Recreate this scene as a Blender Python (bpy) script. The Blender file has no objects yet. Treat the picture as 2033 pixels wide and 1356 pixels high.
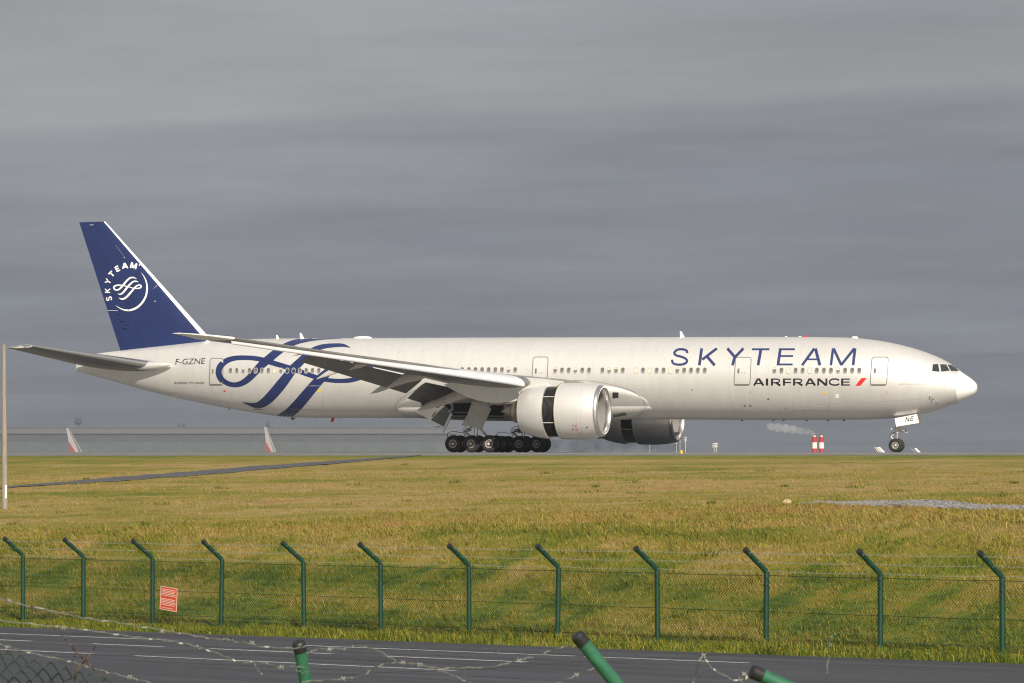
import bpy, bmesh, math, random
import numpy as np
from mathutils import Vector, Matrix
from mathutils.bvhtree import BVHTree

random.seed(7)
rng = np.random.default_rng(11)
scene = bpy.context.scene
col = scene.collection

# ------------------------------------------------------------------ camera
F = 6718.15                     # focal length in pixels of the 2033 px wide photograph
W_PX, H_PX = 2033.0, 1356.0
EYE = np.array([0.0, 0.0, 0.06])
TH = math.atan((896.5 - 678.0) / F)
cam_d = bpy.data.cameras.new('camera')
cam = bpy.data.objects.new('camera', cam_d)
col.objects.link(cam)
cam.location = EYE.tolist()
cam.rotation_euler = (math.pi / 2 + TH, 0, 0)
cam_d.sensor_width = 36.0
cam_d.lens = 36.0 * F / W_PX
cam_d.clip_start = 0.5
cam_d.clip_end = 80000
cam_d.dof.use_dof = True
cam_d.dof.focus_distance = 245.0
cam_d.dof.aperture_fstop = 7.0
scene.camera = cam

# ------------------------------------------------------------------ light
SUN_EL = math.radians(31.0)
SUN_AZ = math.radians(15.0)      # to the right of straight behind the camera
to_sun = Vector((math.sin(SUN_AZ) * math.cos(SUN_EL), -math.cos(SUN_AZ) * math.cos(SUN_EL), math.sin(SUN_EL)))
sun_d = bpy.data.lights.new('sun', 'SUN')
sun_d.energy = 5.0
sun_d.angle = math.radians(0.55)
sun_d.color = (1.0, 0.91, 0.78)
sun = bpy.data.objects.new('sun', sun_d)
col.objects.link(sun)
sun.rotation_euler = to_sun.to_track_quat('Z', 'Y').to_euler()
sun.location = (60, -80, 60)

world = bpy.data.worlds.new('World')
scene.world = world
world.use_nodes = True
nt = world.node_tree
nt.nodes.clear()
def wn(t, **k):
    n = nt.nodes.new(t)
    for a, b in k.items():
        setattr(n, a, b)
    return n
w_out = wn('ShaderNodeOutputWorld')
w_bg = wn('ShaderNodeBackground')
w_bg.inputs['Strength'].default_value = 0.087
w_sky = wn('ShaderNodeTexSky', sky_type='NISHITA')
w_sky.sun_disc = False
w_sky.sun_elevation = SUN_EL
w_sky.sun_rotation = math.pi - SUN_AZ
tc = wn('ShaderNodeTexCoord')
sep = wn('ShaderNodeSeparateXYZ')
nt.links.new(tc.outputs['Generated'], sep.inputs[0])
def wmath(op, a, b=None, c=None):
    n = wn('ShaderNodeMath', operation=op)
    for i, v in enumerate((a, b, c)):
        if v is None: continue
        if isinstance(v, (int, float)): n.inputs[i].default_value = v
        else: nt.links.new(v, n.inputs[i])
    return n.outputs[0]
zc = wmath('ADD', wmath('MAXIMUM', sep.outputs['Z'], 0.0), 0.045)
u_ = wmath('DIVIDE', sep.outputs['X'], zc)
v_ = wmath('DIVIDE', sep.outputs['Y'], zc)
comb = wn('ShaderNodeCombineXYZ')
nt.links.new(wmath('ADD', wmath('MULTIPLY', u_, 0.8), wmath('MULTIPLY', v_, 0.22)), comb.inputs[0])
nt.links.new(v_, comb.inputs[1])
def wnoise(scale, detail, rough, off):
    mp = wn('ShaderNodeMapping')
    mp.inputs['Location'].default_value = off
    nt.links.new(comb.outputs[0], mp.inputs[0])
    n = wn('ShaderNodeTexNoise')
    n.inputs['Scale'].default_value = scale
    n.inputs['Detail'].default_value = detail
    n.inputs['Roughness'].default_value = rough
    nt.links.new(mp.outputs[0], n.inputs['Vector'])
    return n.outputs['Fac']
n1 = wnoise(0.42, 4, 0.5, (3.1, 0.7, 0))
n2 = wnoise(0.8, 9, 0.62, (9.2, 4.4, 2))
nsum = wmath('ADD', wmath('MULTIPLY', n1, 0.72), wmath('MULTIPLY', n2, 0.28))
# rolls of a thick cloud deck: pale at the horizon, slate above it, a lighter break higher up
zmr = wn('ShaderNodeMapRange')
nt.links.new(wmath('ADD', sep.outputs['Z'], wmath('ADD', wmath('MULTIPLY', wmath('SUBTRACT', n1, 0.5), 0.13), wmath('MULTIPLY', sep.outputs['X'], 0.03))), zmr.inputs['Value'])
zmr.inputs['From Min'].default_value = 0.0
zmr.inputs['From Max'].default_value = 0.25
ramp = wn('ShaderNodeValToRGB')
nt.links.new(zmr.outputs[0], ramp.inputs[0])
ramp.color_ramp.interpolation = 'EASE'
els = ramp.color_ramp.elements
stops_ = [(0.0, (2.75, 2.85, 3.10)), (0.08, (2.40, 2.54, 2.90)), (0.17, (2.12, 2.22, 2.58)), (0.26, (2.20, 2.29, 2.60)), (0.36, (2.62, 2.68, 2.90)), (0.44, (3.12, 3.13, 3.28)), (0.50, (3.1, 3.12, 3.26)), (0.56, (2.85, 2.92, 3.12)), (0.8, (2.9, 2.94, 3.05)), (1.0, (2.8, 2.86, 3.0))]
els[0].position, els[0].color = stops_[0][0], (*stops_[0][1], 1)
els[1].position, els[1].color = stops_[-1][0], (*stops_[-1][1], 1)
for p_, c_ in stops_[1:-1]:
    e_ = els.new(p_); e_.color = (*c_, 1)
mod = wmath('ADD', 0.58, wmath('MULTIPLY', n2, 0.84))
hmix = wn('ShaderNodeMix', data_type='RGBA', blend_type='MULTIPLY')
hmix.inputs['Factor'].default_value = 1.0
nt.links.new(ramp.outputs[0], hmix.inputs['A'])
mc = wn('ShaderNodeCombineColor')
for i_ in range(3): nt.links.new(mod, mc.inputs[i_])
nt.links.new(mc.outputs[0], hmix.inputs['B'])
cmix = wn('ShaderNodeMix', data_type='RGBA')
cmix.inputs['Factor'].default_value = 0.975
nt.links.new(w_sky.outputs[0], cmix.inputs['A'])
nt.links.new(hmix.outputs['Result'], cmix.inputs['B'])
nt.links.new(cmix.outputs['Result'], w_bg.inputs['Color'])
nt.links.new(w_bg.outputs[0], w_out.inputs[0])

scene.view_settings.view_transform = 'Standard'
scene.view_settings.look = 'None'
scene.view_settings.gamma = 1.0
scene.view_settings.exposure = 0.32
scene.render.engine = 'CYCLES'
scene.cycles.use_denoising = True
scene.cycles.denoising_prefilter = 'NONE'
scene.cycles.filter_width = 1.15
scene.cycles.max_bounces = 6
scene.cycles.volume_bounces = 0
scene.cycles.volume_max_steps = 256
scene.cycles.volume_step_rate = 2.0
scene.cycles.transparent_max_bounces = 8

# ------------------------------------------------------------------ pixel <-> place
def ray(px, py):
    a = (px - 1016.5) / F; b = (678.0 - py) / F
    c, s = math.cos(TH), math.sin(TH)
    return np.array([a, c - b * s, s + b * c])
def at(px, py, Y):
    d = ray(px, py)
    return EYE + d * (Y / d[1])
PSI = 0.3357176
XN, YN = 34.0904, 247.96         # nose of the airliner on the ground plan
CP, SP = math.cos(PSI), math.sin(PSI)
def toloc(v):
    return np.array([CP * v[0] - SP * v[1], SP * v[0] + CP * v[1], v[2]])
O_L = toloc(EYE - np.array([XN, YN, 0.0]))
def L(px, py, y):                # point on the airliner's own plane y = const (x forward, y to port)
    d = toloc(ray(px, py)); t = (y - O_L[1]) / d[1]
    return O_L + d * t

# ------------------------------------------------------------------ materials
def new_mat(name):
    m = bpy.data.materials.new(name); m.use_nodes = True
    return m, m.node_tree, m.node_tree.nodes['Principled BSDF']
def pbr(name, c, rough=0.5, metal=0.0, var=0.08, scale=2.0, coat=0.0, spec=0.5, bump=0.0, stretch=(1, 1, 1), coatr=0.08):
    m, t, b = new_mat(name)
    geo = t.nodes.new('ShaderNodeTexCoord')
    mp = t.nodes.new('ShaderNodeMapping'); mp.inputs['Scale'].default_value = stretch
    t.links.new(geo.outputs['Object'], mp.inputs[0])
    n = t.nodes.new('ShaderNodeTexNoise'); n.inputs['Scale'].default_value = scale
    n.inputs['Detail'].default_value = 5; n.inputs['Roughness'].default_value = 0.6
    t.links.new(mp.outputs[0], n.inputs['Vector'])
    r = t.nodes.new('ShaderNodeValToRGB')
    r.color_ramp.elements[0].position = 0.3; r.color_ramp.elements[1].position = 0.7
    r.color_ramp.elements[0].color = (*[x * (1 - var) for x in c], 1)
    r.color_ramp.elements[1].color = (*[min(1, x * (1 + var)) for x in c], 1)
    t.links.new(n.outputs['Fac'], r.inputs[0])
    t.links.new(r.outputs[0], b.inputs['Base Color'])
    b.inputs['Roughness'].default_value = rough
    b.inputs['Metallic'].default_value = metal
    b.inputs['Coat Weight'].default_value = coat
    b.inputs['Coat Roughness'].default_value = coatr
    b.inputs['Specular IOR Level'].default_value = spec
    if bump:
        bp = t.nodes.new('ShaderNodeBump'); bp.inputs['Strength'].default_value = bump
        bp.inputs['Distance'].default_value = 0.02
        t.links.new(n.outputs['Fac'], bp.inputs['Height'])
        t.links.new(bp.outputs[0], b.inputs['Normal'])
    return m

def paint_mat(name, c, rough, metal, coat):
    """airframe paint: faint barrel joints, vertical weather streaks, mottling"""
    m, t, b = new_mat(name)
    tc = t.nodes.new('ShaderNodeTexCoord')
    sx = t.nodes.new('ShaderNodeSeparateXYZ'); t.links.new(tc.outputs['Object'], sx.inputs[0])
    def mth(op, a, bb=None):
        n = t.nodes.new('ShaderNodeMath'); n.operation = op
        for i, v in enumerate((a, bb)):
            if v is None: continue
            if isinstance(v, (int, float)): n.inputs[i].default_value = v
            else: t.links.new(v, n.inputs[i])
        return n.outputs[0]
    seam = mth('LESS_THAN', mth('FRACT', mth('DIVIDE', mth('ADD', sx.outputs[0], 400.3), 5.31)), 0.006)
    seam2 = mth('LESS_THAN', mth('FRACT', mth('DIVIDE', mth('ADD', sx.outputs[2], 20.1), 1.55)), 0.012)
    mp = t.nodes.new('ShaderNodeMapping'); mp.inputs['Scale'].default_value = (2.2, 2.2, 0.12)
    t.links.new(tc.outputs['Object'], mp.inputs[0])
    n = t.nodes.new('ShaderNodeTexNoise'); n.inputs['Scale'].default_value = 1.0; n.inputs['Detail'].default_value = 6
    t.links.new(mp.outputs[0], n.inputs['Vector'])
    n2 = t.nodes.new('ShaderNodeTexNoise'); n2.inputs['Scale'].default_value = 0.5; n2.inputs['Detail'].default_value = 4
    t.links.new(tc.outputs['Object'], n2.inputs['Vector'])
    k = mth('ADD', mth('MULTIPLY', n.outputs['Fac'], 0.16), mth('MULTIPLY', n2.outputs['Fac'], 0.12))
    k = mth('SUBTRACT', 1.10, k)
    k = mth('SUBTRACT', k, mth('MULTIPLY', seam, 0.13))
    k = mth('SUBTRACT', k, mth('MULTIPLY', seam2, 0.07))
    mx = t.nodes.new('ShaderNodeMix'); mx.data_type = 'RGBA'; mx.blend_type = 'MULTIPLY'
    mx.inputs['Factor'].default_value = 1.0
    mx.inputs['A'].default_value = (*c, 1)
    cc = t.nodes.new('ShaderNodeCombineColor')
    for i in range(3): t.links.new(k, cc.inputs[i])
    t.links.new(cc.outputs[0], mx.inputs['B'])
    t.links.new(mx.outputs['Result'], b.inputs['Base Color'])
    b.inputs['Roughness'].default_value = rough
    b.inputs['Metallic'].default_value = metal
    b.inputs['Coat Weight'].default_value = coat
    b.inputs['Coat Roughness'].default_value = 0.12
    return m

MAT = {}
MAT['silver'] = paint_mat('silver_white_paint', (0.90, 0.88, 0.845), 0.42, 0.58, 0.32)
MAT['white'] = pbr('white_paint', (0.86, 0.85, 0.82), 0.3, 0, 0.03, 1.5, 0.4)
MAT['flapfair'] = pbr('fairing_grey_paint', (0.52, 0.505, 0.47), 0.42, 0, 0.16, 2.0, 0.15)
MAT['wing'] = pbr('wing_shaded_grey', (0.165, 0.16, 0.15), 0.42, 0.1, 0.14, 1.2, 0.15, stretch=(1, 0.5, 1))  # set well below the real grey, so the underside shade is in the colour
MAT['slat'] = pbr('bare_metal_slat', (0.74, 0.75, 0.78), 0.36, 0.35, 0.05, 1.0)
MAT['navy'] = pbr('navy_blue_paint', (0.014, 0.025, 0.105), 0.30, 0, 0.12, 0.8, 0.35)
MAT['letter_navy'] = pbr('navy_lettering', (0.024, 0.036, 0.130), 0.4, 0, 0.06, 1.0, 0.2)
MAT['black'] = pbr('black_lettering', (0.012, 0.012, 0.02), 0.4, 0, 0.06, 1.0, 0.2)
MAT['red'] = pbr('red_paint', (0.62, 0.02, 0.018), 0.4, 0, 0.05, 1.0, 0.2)
MAT['line'] = pbr('dark_seam', (0.16, 0.155, 0.15), 0.6)
MAT['seam'] = pbr('faint_seam', (0.46, 0.44, 0.41), 0.5)
MAT['lip'] = pbr('polished_aluminium', (0.74, 0.73, 0.71), 0.30, 0.95, 0.03)
MAT['duct'] = pbr('inlet_duct_grey', (0.26, 0.25, 0.24), 0.5, 0.1, 0.1, 2.0)
MAT['dark'] = pbr('dark_void', (0.018, 0.018, 0.018), 0.7)
MAT['cascade'] = pbr('cascade_vane', (0.022, 0.021, 0.020), 0.5, 0.4)
MAT['greenedge'] = pbr('primer_green', (0.35, 0.42, 0.16), 0.5)
MAT['exhaust'] = pbr('heat_stained_metal', (0.34, 0.28, 0.23), 0.38, 0.8, 0.2, 2.5)
MAT['tyre'] = pbr('rubber', (0.012, 0.0115, 0.011), 0.7, 0, 0.3, 6)
MAT['rim'] = pbr('wheel_metal', (0.52, 0.50, 0.47), 0.4, 0.4, 0.15, 8)
MAT['hub'] = pbr('brake_brown', (0.16, 0.12, 0.08), 0.5, 0.4, 0.3, 10)
MAT['gear'] = pbr('gear_white', (0.70, 0.68, 0.62), 0.4, 0, 0.2, 5, 0.1)
MAT['hose'] = pbr('black_hose', (0.03, 0.03, 0.03), 0.5)
MAT['glass'] = pbr('cockpit_glass', (0.025, 0.035, 0.04), 0.06, 0, 0.2, 3, 0.6)
MAT['pane'] = pbr('cabin_pane', (0.17, 0.16, 0.15), 0.15, 0, 0.5, 1.7, 0.3)
MAT['blind'] = pbr('window_blind', (0.66, 0.60, 0.48), 0.4, 0, 0.06)
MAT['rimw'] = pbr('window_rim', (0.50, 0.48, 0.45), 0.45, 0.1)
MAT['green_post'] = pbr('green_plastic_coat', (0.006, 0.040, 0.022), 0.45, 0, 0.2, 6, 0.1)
MAT['green_near'] = pbr('sunlit_green_coat', (0.025, 0.125, 0.068), 0.5, 0, 0.25, 9, 0.05)  # lighter copy of the post green, with sunlight put into the colour
MAT['cap'] = pbr('black_cap', (0.015, 0.016, 0.018), 0.5)
MAT['mesh'] = pbr('green_wire', (0.006, 0.028, 0.013), 0.6)
MAT['galv'] = pbr('galvanised_wire', (0.42, 0.42, 0.39), 0.5, 0.4, 0.2, 9)
MAT['sign_red'] = pbr('sign_red', (0.74, 0.085, 0.035), 0.5, 0, 0.08, 4)
MAT['sign_white'] = pbr('sign_white', (0.78, 0.62, 0.52), 0.6)
MAT['wood'] = pbr('weathered_pole', (0.25, 0.225, 0.19), 0.85, 0, 0.22, 3, bump=0.3, stretch=(6, 6, 0.5))
MAT['twig'] = pbr('bare_twig', (0.13, 0.07, 0.04), 0.8, 0, 0.2, 8)
MAT['yellow'] = pbr('yellow_marker', (0.75, 0.52, 0.03), 0.5)
MAT['steel'] = pbr('pale_steel', (0.62, 0.62, 0.60), 0.5, 0.1)
MAT['tin'] = pbr('terminal_roof', (0.155, 0.15, 0.15), 0.6)
MAT['tglass'] = pbr('terminal_glass', (0.075, 0.085, 0.09), 0.5, 0, 0.2, 0.05)
MAT['twall'] = pbr('terminal_wall', (0.11, 0.125, 0.125), 0.6, 0, 0.2, 0.06)
MAT['chim_red'] = pbr('chimney_red', (0.42, 0.03, 0.035), 0.7)
MAT['chim_white'] = pbr('chimney_white', (0.80, 0.78, 0.72), 0.7)

# ------------------------------------------------------------------ mesh builder
class MB:
    def __init__(self):
        self.v = []; self.f = []; self.m = []
    def add(self, verts, faces, mi=0):
        b = len(self.v)
        self.v.extend([tuple(map(float, p)) for p in verts])
        for q in faces:
            self.f.append(tuple(b + i for i in q)); self.m.append(mi)
    def box(self, c, size, rot=None, mi=0):
        hx, hy, hz = size[0] / 2, size[1] / 2, size[2] / 2
        vs = [Vector((x, y, z)) for x in (-hx, hx) for y in (-hy, hy) for z in (-hz, hz)]
        if rot is not None: vs = [rot @ p for p in vs]
        vs = [p + Vector(c) for p in vs]
        self.add(vs, [(0, 1, 3, 2), (4, 6, 7, 5), (0, 4, 5, 1), (2, 3, 7, 6), (0, 2, 6, 4), (1, 5, 7, 3)], mi)
    def tube(self, pts, r, n=8, mi=0, caps=True):
        pts = [Vector(p) for p in pts]
        rs = r if hasattr(r, '__len__') else [r] * len(pts)
        rings = []
        up = None
        for i, p in enumerate(pts):
            t = (pts[min(i + 1, len(pts) - 1)] - pts[max(i - 1, 0)])
            if t.length < 1e-9: t = Vector((0, 0, 1))
            t.normalize()
            if up is None:
                up = Vector((0, 0, 1)) if abs(t.z) < 0.9 else Vector((1, 0, 0))
            a = t.cross(up)
            if a.length < 1e-6:
                a = t.cross(Vector((1, 0, 0)))
            a.normalize(); bb = a.cross(t); up = bb
            rings.append([p + (a * math.cos(2 * math.pi * k / n) + bb * math.sin(2 * math.pi * k / n)) * rs[i] for k in range(n)])
        self.rings(rings, True, mi, caps)
    def rings(self, rings, closed=True, mi=0, caps=True):
        n = len(rings[0]); vs = [p for rg in rings for p in rg]; fs = []
        for i in range(len(rings) - 1):
            for k in range(n if closed else n - 1):
                k2 = (k + 1) % n
                fs.append((i * n + k, i * n + k2, (i + 1) * n + k2, (i + 1) * n + k))
        if caps and closed:
            fs.append(tuple(range(n - 1, -1, -1)))
            fs.append(tuple((len(rings) - 1) * n + k for k in range(n)))
        self.add(vs, fs, mi)
    def lathe(self, prof, origin, axis='x', n=48, mi=0, caps=False):
        """prof: (a, r) along the axis"""
        rings = []
        o = Vector(origin)
        for a, r in prof:
            rg = []
            for k in range(n):
                c, s = math.cos(2 * math.pi * k / n) * r, math.sin(2 * math.pi * k / n) * r
                rg.append(o + (Vector((a, c, s)) if axis == 'x' else Vector((s, a, c)) if axis == 'y' else Vector((c, s, a))))
            rings.append(rg)
        self.rings(rings, True, mi, caps)
    def prism(self, poly, d, mi=0):
        """poly: 3-D points of one face, d: extrusion vector"""
        n = len(poly); d = Vector(d)
        vs = [Vector(p) for p in poly] + [Vector(p) + d for p in poly]
        fs = [tuple(range(n)), tuple(range(2 * n - 1, n - 1, -1))]
        fs += [(i, (i + 1) % n + 0, (i + 1) % n + n, i + n) for i in range(n)]
        self.add(vs, fs, mi)
    def mesh(self, name, mats, smooth=True, angle=35):
        me = bpy.data.meshes.new(name)
        me.from_pydata(self.v, [], self.f)
        for m in (mats if isinstance(mats, (list, tuple)) else [mats]):
            me.materials.append(m)
        me.polygons.foreach_set('material_index', self.m)
        bm = bmesh.new(); bm.from_mesh(me)
        bmesh.ops.recalc_face_normals(bm, faces=bm.faces)
        if smooth:
            ca = math.cos(math.radians(angle))
            for f in bm.faces: f.smooth = True
            for e in bm.edges:
                if len(e.link_faces) == 2 and e.link_faces[0].normal.dot(e.link_faces[1].normal) < ca:
                    e.smooth = False
        bm.to_mesh(me); bm.free()
        return me
    def build(self, name, mats, parent=None, smooth=True, angle=35):
        return link(name, self.mesh(name, mats, smooth, angle), parent)
def link(name, me, parent=None):
    o = bpy.data.objects.new(name, me); col.objects.link(o)
    if parent is not None: o.parent = parent
    return o
def tag(o, label=None, cat=None, group=None, kind=None):
    if label: o['label'] = label
    if cat: o['category'] = cat
    if group: o['group'] = group
    if kind: o['kind'] = kind
    return o
def empty(name, loc, rz=0.0):
    o = bpy.data.objects.new(name, None); col.objects.link(o)
    o.location = loc; o.rotation_euler = (0, 0, rz); o.empty_display_size = 0.5
    return o
def catmull(pts, n):
    """n+1 points along a Catmull-Rom spline"""
    P = [np.array(p, float) for p in pts]
    P = [2 * P[0] - P[1]] + P + [2 * P[-1] - P[-2]]
    m = len(P) - 3; out = []
    for i in range(n + 1):
        t = i / n * m; k = min(int(t), m - 1); t -= k
        a, b, c, d = P[k:k + 4]
        out.append(0.5 * (2 * b + (c - a) * t + (2 * a - 5 * b + 4 * c - d) * t * t + (3 * b - a - 3 * c + d) * t ** 3))
    return np.array(out)
def pchip(xs, ys, q):
    xs = np.array(xs, float); ys = np.array(ys, float); h = np.diff(xs); d = np.diff(ys) / h
    m = np.zeros(len(xs)); m[0] = d[0]; m[-1] = d[-1]
    for i in range(1, len(xs) - 1):
        if d[i - 1] * d[i] > 0:
            w1 = 2 * h[i] + h[i - 1]; w2 = h[i] + 2 * h[i - 1]
            m[i] = (w1 + w2) / (w1 / d[i - 1] + w2 / d[i])
    q = np.clip(np.array(q, float), xs[0], xs[-1])
    k = np.clip(np.searchsorted(xs, q) - 1, 0, len(xs) - 2)
    t = (q - xs[k]) / h[k]
    return (2 * t**3 - 3 * t**2 + 1) * ys[k] + (t**3 - 2 * t**2 + t) * h[k] * m[k] + (-2 * t**3 + 3 * t**2) * ys[k + 1] + (t**3 - t**2) * h[k] * m[k + 1]

# ================================================================== GROUND
P_L = np.array([-14.46, 100.3]); P_R = np.array([10.23, 70.7])
FE = (P_R - P_L) / np.linalg.norm(P_R - P_L)          # along the fence, rightwards and nearer
FN = np.array([-FE[1], FE[0]])                        # away from the camera
F_LEN = float(np.linalg.norm(P_R - P_L))
def hashn(ix, iy, s):
    h = np.sin(ix * 127.1 + iy * 311.7 + s * 74.7) * 43758.5453
    return h - np.floor(h)
def vnoise(x, y, s=0.0):
    ix, iy = np.floor(x), np.floor(y); fx, fy = x - ix, y - iy
    fx = fx * fx * (3 - 2 * fx); fy = fy * fy * (3 - 2 * fy)
    a, b = hashn(ix, iy, s), hashn(ix + 1, iy, s); c, d = hashn(ix, iy + 1, s), hashn(ix + 1, iy + 1, s)
    return (a * (1 - fx) + b * fx) * (1 - fy) + (c * (1 - fx) + d * fx) * fy
def fbm(x, y, s=0.0, o=4):
    r = 0; a = 0.5; t = 0
    for i in range(o):
        c, n = math.cos(0.45 * (i % 2)) * 2**i, math.sin(0.45 * (i % 2)) * 2**i
        r = r + a * vnoise(x * c - y * n + 17.0 * i, x * n + y * c + 9.0 * i, s + i * 3.3); t += a; a *= 0.6
    return r / t
def sstep(t):
    t = np.clip(t, 0, 1); return t * t * (3 - 2 * t)
def uvq(X, Y):
    u = (X - P_L[0]) * FE[0] + (Y - P_L[1]) * FE[1]
    v = (X - P_L[0]) * FN[0] + (Y - P_L[1]) * FN[1]
    q = -(SP * (X - XN) + CP * (Y - YN))              # metres on the near side of the runway centre line
    return u, v, q
RUN_HW = 32.0
def z_base(u):
    return EYE[2] - 5.10 + np.clip(u / F_LEN, -0.6, 1.2) * 0.79
def ground_z(X, Y):
    X = np.asarray(X, float); Y = np.asarray(Y, float)
    u, v, q = uvq(X, Y)
    zb = z_base(u)
    zcst = np.clip(-2.95 + (u + 16) / 47.2 * 1.35, -3.4, -1.2)
    t = np.clip(v / 10.5, 0, 1)
    bank = zb + (zcst - zb) * (0.45 * t + 0.55 * sstep(t))
    d1 = np.maximum(v - 10.5, 0); d2 = np.maximum(q - RUN_HW, 0.0)
    tp = d1 / (d1 + d2 + 1e-6)
    plain = zcst * (1 - tp) + (-0.10) * tp
    z = np.where(v < 10.5, bank, plain)
    amp = np.where(v < 0, 0.0, np.clip(v / 3, 0, 1)) * np.clip((q - RUN_HW) / 45, 0, 1)
    z = z + amp * (0.14 * (fbm((u + 1.2 * v) / 7.0, v / 2.6, 1.0) - 0.5) + 0.14 * (fbm((u + 1.2 * v) / 2.2, v / 0.8, 5.0, 2) - 0.5))
    verge = np.clip((v + 1.9) / 0.5, 0, 1) * np.clip((0.9 - v) / 0.9, 0, 1)
    z = z + 0.06 * verge
    under = sstep((RUN_HW + 1.0 - q) / 2.0)
    z = z * (1 - under) + (-0.36) * under
    far = sstep((-q - 120) / 1300.0)
    z = np.where(q < 0, -0.36 - 9.0 * far, z)
    return z
def gnd(px, py):
    d = ray(px, py); ts = np.linspace(50, 260, 2500)
    p = EYE[None] + d[None] * (ts / d[1])[:, None]
    below = p[:, 2] < ground_z(p[:, 0], p[:, 1])
    i = int(np.argmax(below)) if below.any() else len(ts) - 1
    return p[i]
# small asphalt lane across the grass, left, and a gravel strip, right (outlines on the ground)
lane_top = [(-40, 972), (20, 966), (198, 950.5), (305, 942), (457, 930.5), (620, 918), (760, 908.5), (835, 904.2)]
lane_bot = [(-40, 975), (20, 969.5), (198, 957.5), (305, 949.6), (457, 939.5), (620, 925), (760, 912), (835, 905)]
grav_top = [(1592, 1000), (1700, 997), (1800, 996), (1870, 997), (1930, 1003), (2060, 1011)]
grav_bot = [(1592, 1003), (1700, 1006), (1800, 1009), (1870, 1012), (1930, 1015), (2060, 1020)]
LT = np.array([gnd(*p)[:2] for p in lane_top]); LB = np.array([gnd(*p)[:2] for p in lane_bot])
GT = np.array([gnd(*p)[:2] for p in grav_top]); GB = np.array([gnd(*p)[:2] for p in grav_bot])
def in_poly(X, Y, poly):
    ins = np.zeros(X.shape, bool); n = len(poly); j = n - 1
    for i in range(n):
        xi, yi = poly[i]; xj, yj = poly[j]
        c = ((yi > Y) != (yj > Y)) & (X < (xj - xi) * (Y - yi) / (yj - yi + 1e-12) + xi)
        ins ^= c; j = i
    return ins
lane_poly = np.vstack([LT, LB[::-1]]); grav_poly = np.vstack([GT, GB[::-1]])
def dryness(X, Y):
    u, v, q = uvq(X, Y)
    n = fbm(X / 9.0, Y / 9.0, 21.0, 4); n2 = fbm(X / 1.6, Y / 1.6, 31.0, 3); nb = fbm((u + 1.2 * v) / 1.9, v / 0.75, 51.0, 4); n4 = fbm((u + 1.2 * v) / 6.0, v / 1.8, 57.0, 3)
    n3 = fbm(u / 14.0, q / 3.0, 41.0, 3)               # mowing bands along the runway
    plain = 0.61 + 0.60 * (n - 0.5) + 0.75 * (n3 - 0.5) + 0.65 * (n2 - 0.5)
    bank = 0.34 + 0.16 * sstep((v - 5.5) / 2.5) + 0.6 * (n4 - 0.5) + 1.3 * (nb - 0.5)
    verge = 0.22 + 0.4 * (n2 - 0.5)
    k = sstep((v - 8) / 6.0)
    d = bank * (1 - k) + plain * k
    kv = sstep((0.6 - v) / 1.0)
    d = d * (1 - kv) + verge * kv
    ke = sstep((RUN_HW + 14 - q) / 12.0) * (q > 0)
    d = d * (1 - 0.8 * ke) + (0.22 + 0.4 * (n2 - 0.5)) * 0.8 * ke
    return np.clip(d, 0, 1)

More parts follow.
